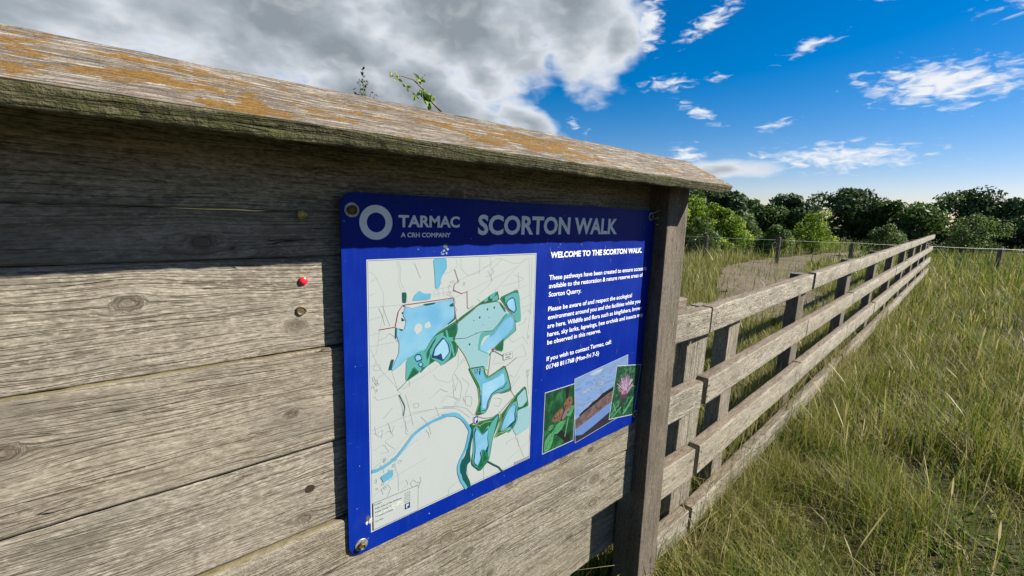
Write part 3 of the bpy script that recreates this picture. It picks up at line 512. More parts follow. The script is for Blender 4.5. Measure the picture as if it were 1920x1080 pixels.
bark=cn('photo_dark',(30,34,34)); leaf=cn('photo_leaf',(84,158,108)); leafd=cn('photo_leaf_vein',(30,110,60)); wing=cn('photo_wing',(122,92,78)); wing2=cn('photo_wing_orange',(144,100,70)); wing3=cn('photo_wing_grey',(128,112,118)); eye=cn('photo_wing_eye',(40,26,30)); pale=cn('photo_pale',(190,200,190))
def qp(fl,Q,pts,m,sm=1): fl.poly([quad(Q,a,b) for a,b in smooth_pts(pts,True,sm)],m)
qp(q,Q1,[(.62,.98),(.78,.98),(.74,.80),(.66,.62),(.60,.62),(.66,.80)],bark); qp(q,Q1,[(.40,.25),(.75,.02),(.92,.02),(.85,.14),(.60,.26),(.48,.38)],bark)
for P0,P1,wd in (((.05,.02),(.36,.33),.17),((.30,.28),(.72,.42),.12),((.70,.50),(.98,.62),.12),((.14,.37),(.34,.42),.06)):
    dx,dz=P1[0]-P0[0],P1[1]-P0[1]; L_=math.hypot(dx,dz); nx,nz=-dz/L_*wd,dx/L_*wd
    qp(q,Q1,[P0,(P0[0]+dx*.3+nx*.7,P0[1]+dz*.3+nz*.7),(P0[0]+dx*.6+nx*.6,P0[1]+dz*.6+nz*.6),P1,(P0[0]+dx*.6-nx*.6,P0[1]+dz*.6-nz*.6),(P0[0]+dx*.3-nx*.7,P0[1]+dz*.3-nz*.7)],leaf,2)
    q.line([quad(Q1,*P0),quad(Q1,*P1)],.0016,leafd)
    for k in range(1,6):
        f=k/6; c0=(P0[0]+dx*f,P0[1]+dz*f)
        for sgn in (1,-1): q.line([quad(Q1,*c0),quad(Q1,c0[0]+dx*.13+sgn*nx*.5*(1-f*.6),c0[1]+dz*.13+sgn*nz*.5*(1-f*.6))],.0011,leafd)
q.line([quad(Q1,.70,.14),quad(Q1,.78,.44)],.004,cn('photo_stem',(110,160,120)))
qp(q,Q1,[(.24,.50),(.36,.60),(.56,.66),(.66,.56),(.62,.46),(.52,.42),(.44,.46),(.32,.46)],wing); qp(q,Q1,[(.60,.70),(.68,.78),(.86,.80),(.90,.70),(.84,.58),(.72,.52),(.66,.58)],wing)
qp(q,Q1,[(.30,.50),(.40,.585),(.54,.63),(.58,.58),(.44,.54)],wing2); qp(q,Q1,[(.66,.70),(.72,.75),(.83,.765),(.85,.70),(.74,.66)],wing2); qp(q,Q1,[(.55,.50),(.66,.58),(.80,.62),(.82,.56),(.70,.49),(.60,.45)],wing3)
q.line([quad(Q1,.54,.46),quad(Q1,.68,.68)],.005,cn('photo_body',(64,52,50)))
for a,b_ in ((.34,.53),(.80,.735),(.55,.455),(.76,.545)): qp(q,Q1,[(a-.03,b_),(a,b_+.022),(a+.03,b_),(a,b_-.022)],eye)
for a,b_,c_,d_ in ((.38,.58,.44,.50),(.46,.61,.50,.52),(.70,.74,.73,.64),(.77,.76,.79,.66)): q.line([quad(Q1,a,b_),quad(Q1,c_,d_)],.0016,eye)
o=q.done('photo',sg); o['label']='printed photo of an orange butterfly on green leaves'
Q2=mm([(747,28),(1033,57),(1009,287),(723,258)])
q=Flat(q.y-.00005); q.poly(Q2,PC['O'])
def skyprint():
    m=bpy.data.materials.new('photo_sky'); m.use_nodes=True; t=NT(m.node_tree); b=t.n['Principled BSDF']; ob=t.new('ShaderNodeTexCoord').outputs['Object']
    n=t.noise(t.vmul(ob,(9,1,34)),1,5,.6,.4); t.l.new(t.ramp(n,[(.34,(.06,.13,.29)),(.48,(.12,.20,.35)),(.56,(.10,.15,.26)),(.7,(.25,.31,.39))]),b.inputs['Base Color']); b.inputs['Roughness'].default_value=.45; return m
q.poly(ins(Q2,.006),skyprint())
hill=[(0,.40),(.08,.415),(.16,.45),(.24,.465),(.3,.50),(.4,.515),(.5,.56),(.62,.57),(.75,.585),(.9,.60),(.994,.60)]
qp(q,Q2,[(.006,.05)]+hill[1:]+[(.994,.05)],cn('photo_wood',(22,30,34)),0)
qp(q,Q2,[(.006,.17),(.006,.37),(.3,.44),(.6,.51),(.994,.54),(.994,.3)],foliage_print('photo_mud',(70,56,56),(104,84,82),(130,108,104),50),0)
qp(q,Q2,[(.006,.05),(.006,.215),(.3,.27),(.6,.33),(.994,.38),(.994,.15)],cn('photo_water',(108,140,200)),0)
qp(q,Q2,[(.006,.006),(.006,.12),(.12,.07),(.3,.10),(.7,.20),(.994,.26),(.994,.006)],cn('photo_shore',(44,46,58)),0)
rq=random.Random(3)
for k in range(26):
    a,b_=rq.uniform(.05,.7),rq.uniform(.55,.85); q.line([quad(Q2,a-.008,b_+.008),quad(Q2,a,b_),quad(Q2,a+.008,b_+.01)],.0007,DK)
o=q.done('photo',sg); o['label']='printed photo of a lake under a cloudy sky'
Q3=mm([(924,59),(1086,33),(1108,231),(947,257)])
Q3=[(min(a,1.1035-.004) if False else a,b) for a,b in Q3]
Q3=mm([(924,59),(1082,35),(1100.5,232),(947,257)])
q=Flat(q.y-.00005); q.poly(Q3,PC['O']); q.poly(ins(Q3,.014),foliage_print('photo_green_dark',(6,28,20),(14,72,46),(70,136,96),70))
pk=[cn('petal%d'%k,h) for k,h in enumerate(((172,140,168),(206,192,212),(136,96,128),(96,52,80)))]
rq=random.Random(4)
qp(q,Q3,[(.36,.20),(.46,.20),(.50,.38),(.34,.40)],cn('photo_stemdark',(50,60,50)))
for (a0,b0,a1,b1,w_) in ((.02,.05,.30,.28,.004),(.10,.02,.40,.20,.006),(.60,.10,.92,.42,.009),(.55,.06,.70,.20,.006),(.08,.30,.22,.14,.005),(.62,.62,.95,.55,.006),(.5,.05,.85,.36,.003)):
    q.line([quad(Q3,a0,b0),quad(Q3,a1,b1)],w_,leaf)
qp(q,Q3,[(.30,.42),(.26,.52),(.40,.58),(.62,.54),(.60,.42),(.46,.34)],pk[3],2)
for k in range(120):
    f=rq.uniform(-1.35,1.15); L_=rq.uniform(.20,.36); cx,cz=.46+rq.uniform(-.10,.10),.50+rq.uniform(-.06,.08)
    q.line([quad(Q3,cx,cz),quad(Q3,cx+math.sin(f)*L_*.85,cz+math.cos(f)*L_*.85)],rq.uniform(.0012,.0026),pk[min(3,int(rq.random()**1.2*3.4))])
o=q.done('photo',sg); o['label']='printed photo of a pink thistle flower, tilted'
# cobweb strands between post and wall
wm=mat('cobweb',(.55,.55,.52),.6)
def tube(name,pts,r,m,parent=None,seg=5,r1=None,loc=None):
    pts=[Vector(p) for p in pts]; vs=[];fs=[]
    for i,p in enumerate(pts):
        d=(pts[min(i+1,len(pts)-1)]-pts[max(i-1,0)]).normalized(); A=d.orthogonal().normalized(); B=d.cross(A)
        rr=r+( (r1 if r1 is not None else r)-r)*i/(len(pts)-1)
        for k in range(seg):
            a=2*math.pi*k/seg; vs.append(tuple(p+A*math.cos(a)*rr+B*math.sin(a)*rr))
    for i in range(len(pts)-1):
        for k in range(seg): k2=(k+1)%seg; fs.append((i*seg+k,i*seg+k2,(i+1)*seg+k2,(i+1)*seg+k))
    if name is None: return vs,fs
    return obj(name,vs,fs,m,parent,smooth=True,loc=loc)
cw=[];cf=[]
for a,b in (((1.078,-.002,.79),(1.16,-.051,.845)),((1.085,-.004,.77),(1.175,-.051,.822)),((1.092,-.010,.752),(1.165,-.051,.775)),((1.12,-.024,.8175),(1.125,-.025,.763))):
    a,b=Vector(P(*a)),Vector(P(*b)); pts=[a.lerp(b,k/6)-Vector((0,0,.006*math.sin(math.pi*k/6))) for k in range(7)]
    v_,f_=tube(None,pts,.0007,None); n=len(cw); cw+=v_; cf+=[tuple(n+k for k in q_) for q_ in f_]
tag(obj('cobweb',cw,cf,wm,loc=P(1.1,-.02,.8)),'thin pale cobweb strands at the top corner of the tall post','cobweb')
# ------------------------------------------------------------------ post and rail fence
fn=empty('post_and_rail_fence',(1.65,.04,0),'weathered four-rail timber fence running away from the noticeboard post','fence')
ra=[(.266,.388),(-.098,.036),(-.460,-.306),(-.782,-.645)]
for i,(a,b) in enumerate(ra):
    board('rail',P(1.238 if i<2 else 1.262,.0+.002*i,a),X,Z,F,(1.632,1.640,1.648,1.665)[i]-(1.238 if i<2 else 1.262),b-a,.055,80+i,[W_rail,W_railtop],fn,[(.20,.07,.009),(.35,.09,.006)][:1+i%2],sect=(0,1,0,0),rad=.006,wave=.003,du=.008)
NL=mat('nail_head',(.12,.09,.065),.6,.4,.6,.3,300)
for i,(a,b) in enumerate(ra):
    for xx,zz in ((1.585,.3),(1.600,.72),(1.70,.35),(1.705,.75)):
        lathe('nail',P(xx+.006*i,.0+.002*i,a+(b-a)*zz),[(-.002,.0035),(.0012,.0035),(.0018,.0025)],NL,fn,seg=8)
th=R(3.2); Ud=Vector((math.cos(th)*math.cos(R(.9)),math.sin(th)*math.cos(R(.9)),math.sin(R(.9)))); Nd=Vector((math.sin(th),-math.cos(th),0))
for s in range(9):
    for i,(a,b) in enumerate(ra):
        O=Vector(P(1.668,.004,0))+Ud*(1.84*s+(.012*((i*7+s*3)%4))); L_=1.815
        if s==0: O+=Vector((-.012+.009*i,0,0))
        board('rail',(O.x,O.y,O.z+a+.004*math.sin(i*3+s*2)),Ud,Z,Nd,L_,b-a,.055,120+s*5+i,[W_rail,W_railtop],fn,[(.5,.05,.01),(1.3,.08,.008)],sect=(0,1,0,0),rad=.006,wave=.003,du=.012 if s==0 else .1,dv=.01 if s==0 else .04)
post('post',1.568,1.560,.058,.112,-.95,.375,.098,61,fn,W_low)
post('post',1.670,1.662,.060,.116,-.95,.380,.096,64,fn,W_low)
for k in range(9):
    c=Vector((1.668,.066,0))+Ud*(1.84*k if k else 0)
    if k==0: post('post',2.03,2.03,.075,.15,-.95,.36,.13,62,fn,W_low)
    else: board('post',(c.x-.08,c.y,-.1),Z,X,F,1.30+c.z,.15,.08,62+k,[W_post],fn,(),du=.03,dv=.03)
# pale offcut of rail wedged behind the top rail
board('brace',P(1.27,.052,.30),Vector((1,.06,.02)).normalized(),Z,F,.26,.128,.05,66,[W_railtop],fn,(),wave=.004,amp=.002)
# ------------------------------------------------------------------ ground
def ground_mat(name,cols,sc,bump=.8):
    m=bpy.data.materials.new(name); m.use_nodes=True; t=NT(m.node_tree); b=t.n['Principled BSDF']; ob=t.new('ShaderNodeTexCoord').outputs['Object']
    n=t.noise(ob,sc,6,.68); n2=t.noise(ob,sc*.08,3,.6)
    c=t.ramp(n,[(.32,cols[0]),(.5,cols[1]),(.68,cols[2])]); c=t.mix(t.smooth(n2,.4,.65,0,.6),c,cols[3])
    t.l.new(c,b.inputs['Base Color']); b.inputs['Roughness'].default_value=.95; b.inputs['Specular IOR Level'].default_value=.1
    bp=t.new('ShaderNodeBump'); bp.inputs['Strength'].default_value=bump; bp.inputs['Distance'].default_value=.03; t.l.new(n,bp.inputs['Height']); t.l.new(bp.outputs[0],b.inputs['Normal']); return m
G_=ground_mat('meadow_ground',[(.016,.015,.007),(.042,.037,.015),(.085,.07,.034),(.035,.038,.010)],6)
gx=list(np.concatenate([[-3000,-600,-120,-30],np.arange(-8,34,.8),[45,70,120,300,1000,3000]])); gy=list(np.concatenate([[-3000,-600,-120,-30],np.arange(-8,26,.8),[35,60,120,300,1000,3000]]))
vs=[(x,y,(0.05*noise.noise((x*.35,y*.35,0)) if abs(x)<40 and abs(y)<40 else 0)-.03*(1 if x<3 else 0)) for y in gy for x in gx]; nx=len(gx)
tag(obj('ground',vs,[(j*nx+i,j*nx+i+1,(j+1)*nx+i+1,(j+1)*nx+i) for j in range(len(gy)-1) for i in range(nx-1)],G_,smooth=True),kind='structure')
D_=ground_mat('bare_earth',[(.055,.04,.027),(.125,.097,.07),(.20,.165,.125),(.08,.07,.035)],9,.5)
pp=[(7.0,2.35),(9.6,3.45),(12.6,4.8),(15.4,5.9),(19,6.5),(26.0,6.6),(38,6.2),(38,4.6),(26,4.5),(19,4.3),(15,3.4),(11.5,1.9),(8.8,1.3),(7.0,1.55)]
pp=smooth_pts(pp,True,4); 
fc=[sum(a for a,b in pp)/len(pp),sum(b for a,b in pp)/len(pp)]; vs=[];fs=[]; n=len(pp); K=18
for k in range(K+1):
    for a,b in pp:
        f=k/K; w_=1+(.10*noise.noise((a*.9,b*.9,3))+.05*noise.noise((a*3.3,b*3.3,5)))*f; x,y=fc[0]+(a-fc[0])*f*w_,fc[1]+(b-fc[1])*f*w_
        vs.append((x,y,.05*noise.noise((x*.35,y*.35,0))+.018))
for k in range(K):
    for i in range(n): fs.append((k*n+i,k*n+(i+1)%n,(k+1)*n+(i+1)%n,(k+1)*n+i))
tag(obj('path',vs,fs,D_,smooth=True),kind='structure')
# ------------------------------------------------------------------ grass
def leafmat(name,stops,attr='tone',trans=.35,rough=.6):
    m=bpy.data.materials.new(name); m.use_nodes=True; t=NT(m.node_tree); b=t.n['Principled BSDF']
    c=t.ramp(t.attr(attr),stops); t.l.new(c,b.inputs['Base Color']); b.inputs['Roughness'].default_value=rough; b.inputs['Specular IOR Level'].default_value=.25
    tr=t.new('ShaderNodeBsdfTranslucent'); t.l.new(c,tr.inputs[0]); mx=t.new('ShaderNodeMixShader'); mx.inputs[0].default_value=trans
    t.l.new(b.outputs[0],mx.inputs[1]); t.l.new(tr.outputs[0],mx.inputs[2]); t.l.new(mx.outputs[0],t.n['Material Output'].inputs[0]); return m
GR=leafmat('grass_blades',[(0,(.04,.09,.006)),(.3,(.105,.15,.011)),(.55,(.20,.195,.032)),(.8,(.31,.26,.10)),(1,(.40,.34,.18))])
def fastmesh(name,V,quads,mats,attrs=None,smooth=False):
    me=bpy.data.meshes.new(name); nv=len(V); nf=len(quads); k=quads.shape[1]
    me.vertices.add(nv); me.vertices.foreach_set('co',V.astype(np.float32).ravel())
    me.loops.add(nf*k); me.loops.foreach_set('vertex_index',quads.astype(np.int32).ravel())
    me.polygons.add(nf); me.polygons.foreach_set('loop_start',np.arange(0,nf*k,k,dtype=np.int32)); me.polygons.foreach_set('loop_total',np.full(nf,k,dtype=np.int32))
    for m in mats: me.materials.append(m)
    for an,val in (attrs or {}).items():
        at=me.attributes.new(an,'FLOAT','POINT'); at.data.foreach_set('value',val.astype(np.float32))
    me.update(calc_edges=True)
    if smooth: me.polygons.foreach_set('use_smooth',np.ones(nf,dtype=bool))
    return me
rg=np.random.default_rng(7)
def patch(n,xr,yr,hmin,hmax,wd,dry,keep=None,clump=.5,lean=.5,prof=((0,1.),(.5,.8),(1,.12))):
    x=rg.uniform(*xr,n); y=rg.uniform(*yr,n)
    cl=np.array([noise.noise((a*1.6,b*1.6,1.)) for a,b in zip(x,y)]); cl2=np.array([noise.noise((a*4,b*4,8.)) for a,b in zip(x,y)])
    m=rg.uniform(0,1,n)<np.clip(.55+cl*clump*1.4,.08,1)
    if keep is not None: m&=keep(x,y)
    x,y,cl,cl2=x[m],y[m],cl[m],cl2[m]; n=len(x)
    h=rg.uniform(hmin,hmax,n)*(1+.5*cl+.4*cl2); a=rg.uniform(0,6.28,n); ln=rg.uniform(.1,1,n)**1.3*lean*h*1.3; w_=rg.uniform(.5,1.2,n)*wd
    tone=np.clip(rg.normal(dry,.20,n)-.35*cl2,0,1)
    # facing direction roughly random
    fx,fy=np.cos(a),np.sin(a); px,py=-fy,fx; m_=len(prof); V=np.zeros((n,2*m_,3)); g0=-.04
    for k,(t_,ww) in enumerate(prof):
        cx=x+fx*ln*t_**1.8; cy=y+fy*ln*t_**1.8; cz=g0+h*(t_-.35*(ln/h)**1.2*t_**2.2)
        for s_,sg_ in enumerate((-1,1)):
            V[:,k*2+s_,0]=cx+px*w_*ww*sg_*.5; V[:,k*2+s_,1]=cy+py*w_*ww*sg_*.5; V[:,k*2+s_,2]=cz
    b=np.arange(n)[:,None]*2*m_
    Q=np.concatenate([b+np.array([[2*k,2*k+1,2*k+3,2*k+2]]) for k in range(m_-1)]); return V.reshape(-1,3),Q,np.repeat(tone,2*m_)
def join(parts):
    V=[];Q=[];T=[];o=0
    for v,q,t_ in parts: V.append(v);Q.append(q+o);T.append(t_);o+=len(v)
    return np.concatenate(V),np.concatenate(Q),np.concatenate(T)
def inpath(x,y):
    c=np.zeros(len(x),bool); n=len(pp)
    for i in range(n):
        (x0,y0),(x1,y1)=pp[i],pp[(i+1)%n]
        cr=((y0>y)!=(y1>y))&(x<(x1-x0)*(y-y0)/(y1-y0+1e-12)+x0); c^=cr
    return c
notwall=lambda x,y:(~((x<1.35)&(y>-.06)&(y<.09)))
away=lambda x,y:(np.hypot(x+.3,y+.86)>1.05)
sparse=lambda x,y:notwall(x,y)&(~inpath(x,y)|(rg.uniform(0,1,len(x))<.10))
ps=[patch(52000,(.7,3.4),(-.75,1.5),.07,.27,.0042,.48,lambda x,y:notwall(x,y)&away(x,y),lean=.8,clump=.35),
    patch(14000,(.2,1.6),(.1,1.4),.12,.45,.005,.45,notwall),
    patch(70000,(3.2,9.5),(-2.2,5),.10,.36,.008,.52,sparse,lean=.7,clump=.35),
    patch(9000,(1.3,9.),(.12,1.1),.25,.62,.0055,.62,lean=.6),
    patch(70000,(8.,21.),(-5,11),.14,.46,.015,.48,sparse,lean=.6,clump=.4),
    patch(46000,(17.,44.),(-12,28),.25,.8,.036,.42,lambda x,y:~inpath(x,y),lean=.5,clump=.4),
    patch(7000,(3,20),(.5,9),.35,.75,.006,.85,lambda x,y:~inpath(x,y),lean=.5)]
HEAD=((0,.5),(.72,.4),(.78,1.9),(.92,1.6),(1,.2)); LEAF=((0,.35),(.25,1.),(.6,.9),(1,.08))
ps+=[patch(16000,(1.2,5.),(-3.2,-.7),.08,.30,.005,.45,lambda x,y:away(x,y),lean=.8,clump=.35),patch(26000,(4.5,16.),(-9,-1.8),.10,.40,.012,.48,lean=.7,clump=.35),patch(3500,(1.,6.),(-2.4,2.),.05,.15,.022,.12,lambda x,y:notwall(x,y)&away(x,y),lean=1.1,clump=.9,prof=LEAF),patch(900,(1.5,8.),(-2.5,3.),.35,.62,.0045,.88,sparse,lean=.45,prof=HEAD),patch(2500,(6.,20.),(-5,9.),.4,.7,.010,.85,sparse,lean=.4,prof=HEAD),patch(3600,(1.27,5.),(-.16,.0),.10,.34,.0042,.55,lean=.9,clump=.3),patch(2600,(1.3,6.),(.10,.5),.25,.60,.005,.75,lean=.8,clump=.3),patch(500,(1.28,2.6),(-.10,.1),.3,.55,.003,.9,lean=1.2,clump=.2)]
V_,Q_,T_=join(ps)
o=bpy.data.objects.new('grass',fastmesh('grass',V_,Q_,[GR],{'tone':T_})); C.objects.link(o); tag(o,'long rough grass, green mixed with dry straw, around the fence foot and across the meadow','grass',kind='stuff')
# matted dead grass thatch close to the fence foot
ps=[patch(34000,(.8,4.6),(-.9,1.2),.02,.10,.0028,.90,lambda x,y:notwall(x,y)&away(x,y),lean=2.4)]
V_,Q_,T_=join(ps); o=bpy.data.objects.new('dead_grass',fastmesh('dead_grass',V_,Q_,[GR],{'tone':T_})); C.objects.link(o); tag(o,'matted pale dead grass stems lying at the foot of the fence','dead grass',kind='stuff')
# tall dry stalks
ST=mat('dry_stalk',(.50,.42,.24),.7)
def bez(a,b,c,n=9):
    a,b,c=Vector(a),Vector(b),Vector(c); return [a*(1-t_)**2+b*2*t_*(1-t_)+c*t_*t_ for t_ in [k/n for k in range(n+1)]]
for (a,b,c,r_,lab) in (((4.6,1.15,0),(4.5,1.25,.75),(4.05,1.2,1.12),.0055,'long pale grass stalk arching left behind the top rail'),
      ((6.9,2.2,0),(6.8,2.2,.85),(6.1,2.2,1.20),.007,'pale dry stalk bent to the left near the bare earth path'),
      ((5.6,1.38,0),(5.62,1.38,.6),(5.60,1.38,1.12),.006,'upright dry stalk with a seed tip near the edge of the path'),
      ((3.1,.62,0),(3.15,.62,.5),(3.2,.62,.93),.004,'short upright straw stalk just behind the second rail bay')):
    s=tube('dry_stalk',bez(a,b,c),r_,ST,r1=r_*.35,loc=a); tag(s,lab,'dry grass stalk','dry stalks standing behind the fence')
# ------------------------------------------------------------------ wire fence far behind
wf=empty('wire_fence',(17.1,7.45,0),'old wire stock fence on grey posts in front of the green bushes','wire fence')
GP=mat('old_post',(.11,.09,.07),.9,.2,0,.35,9); WR=mat('wire',(.28,.30,.30),.5,.5,.6)
rv=Vector((math.cos(yaw+.02),-math.sin(yaw+.02),0))
for k in range(-3,7):
    c=Vector((17.1,7.45,0))+rv*2.9*k+fw*0; hgt=1.02+.05*math.sin(k*2.3)
    b0=.075; vs=[]; 
    for zz,sc in ((-.05,1),(hgt*.5,.97),(hgt,.92),(hgt+.03,.5)):
        for j in range(8): a=j*math.pi/4; vs.append((c.x+.02*math.sin(k*5)*zz+math.cos(a)*b0*sc,c.y+math.sin(a)*b0*sc,zz))
    fs=[(i*8+j,i*8+(j+1)%8,(i+1)*8+(j+1)%8,(i+1)*8+j) for i in range(3) for j in range(8)]+[tuple(24+j for j in range(8))]
    obj('post',vs,fs,GP,wf)
for h in (.18,.38,.58,.78,.97):
    pts=[Vector((17.1,7.45-.08,h))+rv*(2.9*(k/3))+Vector((0,0,-.02*abs(math.sin(math.pi*k/3)))) for k in range(-9,19)]
    tube('wire',pts,.006,WR,wf,seg=4)
# ------------------------------------------------------------------ bushes and trees
LG=leafmat('sapling_leaves',[(0,(.06,.12,.008)),(.5,(.15,.24,.014)),(1,(.33,.40,.045))],trans=.42)
LH=leafmat('bush_leaves',[(0,(.04,.075,.015)),(.5,(.085,.14,.028)),(1,(.17,.22,.06))],trans=.35)
LD=leafmat('dark_tree_leaves',[(0,(.02,.042,.012)),(.5,(.042,.08,.02)),(1,(.08,.125,.035))],trans=.25)
LM=leafmat('mid_tree_leaves',[(0,(.03,.06,.012)),(.5,(.06,.11,.02)),(1,(.11,.16,.035))],trans=.3)
BK=mat('bark',(.10,.08,.055),.9,.2,0,.3,20)
def crown(centres,nl,size,seed):
    r_=np.random.default_rng(seed); cs=np.array([c[:3] for c in centres]); rs=np.array([c[3] for c in centres])
    idx=r_.choice(len(cs),nl,p=rs**2/np.sum(rs**2)); d=r_.normal(size=(nl,3)); d/=np.linalg.norm(d,axis=1)[:,None]
    rad=r_.uniform(.35,1.08,nl)**.6; c=cs[idx]+d*(rs[idx]*rad)[:,None]*np.array([1,1,.9])
    nn=d+r_.normal(size=(nl,3))*.7; nn/=np.linalg.norm(nn,axis=1)[:,None]
    a=np.cross(nn,r_.normal(size=(nl,3))); a/=np.linalg.norm(a,axis=1)[:,None]; b=np.cross(nn,a); s=(size*r_.uniform(.6,1.3,nl))[:,None]
    V=np.stack([c-a*s,c-b*s*.5,c+a*s,c+b*s*.5],1).reshape(-1,3); Q=np.arange(nl*4).reshape(-1,4)
    tone=np.clip(r_.uniform(.1,.9,nl)+.25*r_.normal(size=len(cs))[idx],0,1); return V,Q,np.repeat(tone,4)
def tree(name,loc,H,Wd,seed,lm,nl,size,label,group,cat,low=.1,stems=1):
    rq=random.Random(seed); root=empty(name,loc,label,cat,group); cs=[]; tv=[];tf=[]
    def seg(pts,r0,r1):
        v_,f_=tube(None,pts,r0,None,seg=6,r1=r1); n=len(tv); tv.extend(v_); tf.extend([tuple(n+k for k in q_) for q_ in f_])
    L_=Vector(loc)
    for s in range(stems):
        b=Vector((rq.uniform(-1,1)*Wd*.15*(stems>1),rq.uniform(-1,1)*Wd*.15*(stems>1),0)); top=b+Vector((rq.uniform(-.1,.1)*H+(rq.uniform(-.3,.3)*Wd if stems>1 else 0),rq.uniform(-.1,.1)*H,H*(.92 if s==0 else rq.uniform(.6,.9))))
        seg([L_+b+Vector((0,0,-.1)),L_+b.lerp(top,.4)+Vector((rq.uniform(-.04,.04)*H,0,0)),L_+top],.018*H+.01,.006)
        nb_=int(9 if stems==1 else 6)
        for k in range(nb_):
            f=low+(1-low)*(k+.5)/nb_; p=b.lerp(top,f); wr=Wd*.5*math.sin(math.pi*min(1,(.18+.80*f)))**.7
            for j in range(2 if stems==1 else 1):
                a=rq.uniform(0,6.28); e=p+Vector((math.cos(a)*wr*rq.uniform(.4,.85),math.sin(a)*wr*rq.uniform(.4,.85),wr*rq.uniform(-.05,.35)))
                seg([L_+p,L_+p.lerp(e,.5)+Vector((0,0,.05*wr)),L_+e],.006*H,.002*H)
                cs.append((e.x+L_.x,e.y+L_.y,min(e.z,H*.93)+L_.z,wr*rq.uniform(.28,.52)+.04*H))
        cs.append((top.x+L_.x,top.y+L_.y,top.z*.97+L_.z,Wd*.10+.03*H))
    obj('trunk',tv,tf,BK,root,smooth=True)
    V,Q,T=crown(cs,nl,size,seed); V=V-np.array(loc)
    co=bpy.data.objects.new('crown',fastmesh('crown',V,Q,[lm],{'tone':T})); C.objects.link(co); co.parent=root; return root
def at(px,depth,z=0.):     # a ground point along a compass bearing from the path's viewpoint, offline pixel table
    v=r2*((px-960)/815)+fw; k=depth/1.0; p=CAM+Vector((v.x,v.y,0))*k; return (p.x,p.y,z)
sap=[(1262,21.5,2.7,1.6),(1296,22.5,2.95,1.5),(1322,23.5,2.3,1.5),(1334,21.5,2.6,1.3),(1356,22.5,2.05,1.6),(1308,20.5,1.7,1.5),(1385,24,2.1,1.9),(1440,22,1.6,1.5),(1520,25,2.5,2.2),(1640,24,1.9,2.0),(1800,26,2.7,2.4)]
lb=['tallest bright green sapling right beside the noticeboard post','bright green sapling with a pointed top next to the post','round-topped bright bush left of the wire fence post','slender yellow-green sapling above the wire fence post','low sunlit bush in front of the dark trees, right of the wire post','short pale bush at the foot of the saplings beside the post','wide light green bush just past the last sunlit bush','small low bush standing alone right of the bare path','broad green bush in the middle of the right-hand meadow','small rounded bush between two broader ones at far right','largest light green bush at the far right edge']
for i,(px,dp,H,Wd) in enumerate(sap):
    tree('sapling',at(px,dp),H,Wd,200+i,(LG if i in (0,1,2,3,4,8) else LH),4600,.062,lb[i],'bright saplings beyond the wire fence','sapling',low=.12,stems=3)
dk=[(1245,40,4.7,5.5),(1300,42,4.9,5.5),(1345,39,4.1,4.6),(1400,44,3.7,5.0),(1465,43,4.3,5.6),(1560,46,5.4,6.5),(1660,42,4.0,6),(1770,45,5.6,7),(1890,40,4.6,6)]
ld=['dark tree behind the noticeboard roof end','dark dense tree right behind the bright saplings','rounded dark tree at the gap beside the roof corner','lower dark tree right of the roof corner','dark tree with a wide crown beyond the bare path','tall dark tree standing over the middle bushes','low spreading dark tree between two taller ones','tallest dark tree on the right-hand skyline','dark tree at the far right edge of the meadow']
for i,(px,dp,H,Wd) in enumerate(dk):
    tree('tree',at(px,dp),H,Wd,300+i,LD if i%3 else LM,7000,.20,ld[i],'dark trees along the far side of the meadow','tree',low=.05)
for i,(px,dp) in enumerate(((1180,44),(1090,47),(980,45),(850,50),(1130,60))):
    tree('tree',at(px,dp),3.6+.5*(i%3),7,360+i,LM if i%2 else LD,3500,.26,('tree hidden just left of the noticeboard post','broad mid-green tree behind the middle of the sign','dark tree behind the sign lettering','mid-green tree behind the left part of the map','distant dark tree between the two behind the sign')[i],'dark trees along the far side of the meadow','tree',low=.04)
for i in range(2):
    tree('tree',at((1330,1275)[i],50+4*i),4.6,7,330+i,LD,6000,.22,('far dark tree filling the gap between nearer trees','farthest dark tree behind the noticeboard post')[i],'dark trees along the far side of the meadow','tree',low=.02)
# ------------------------------------------------------------------ plants poking above the roof ridge
WL=leafmat('willow_leaves',[(0,(.05,.12,.015)),(.5,(.12,.22,.03)),(1,(.30,.34,.08))],trans=.3)
TW=mat('twig_bark',(.16,.09,.05),.7)
def leafblade(V,Q,T,p,d,L_,w_,tone,rq):
    d=Vector(d).normalized(); s=d.cross(Vector((rq.uniform(-1,1),rq.uniform(-1,1),rq.uniform(-.3,1)))).normalized(); n=len(V); up=d.cross(s)*L_*.12
    for q_ in (p,p+d*L_*.35+s*w_,p+d*L_*.4-up,p+d*L_*.35-s*w_,p+d*L_*.75+s*w_*.6,p+d*L_*.75-s*w_*.6,p+d*L_-up*.5): V.append(tuple(q_)); T.append(tone)
    Q+= [(n,n+1,n+2,n+2),(n,n+2,n+3,n+3),(n+1,n+4,n+2,n+2),(n+2,n+4,n+5,n+5),(n+2,n+5,n+3,n+3),(n+4,n+6,n+5,n+5)]
root=empty('willow_shoot',(.66,.56,0),'thin arching leafy twig rising above the roof ridge','twig')
tw=[Vector((.66,.56,0)),Vector((.68,.56,.9)),Vector((.63,.55,1.6)),Vector(P(.600,.55,1.06)),Vector(P(.559,.55,1.113)),Vector(P(.520,.55,1.138)),Vector(P(.484,.55,1.175)),Vector(P(.444,.55,1.200)),Vector(P(.400,.55,1.202)),Vector(P(.359,.55,1.190))]
tube('stem',tw,.005,TW,root,seg=6,r1=.0012)
V_=[];Q_=[];T_=[];rq=random.Random(2)
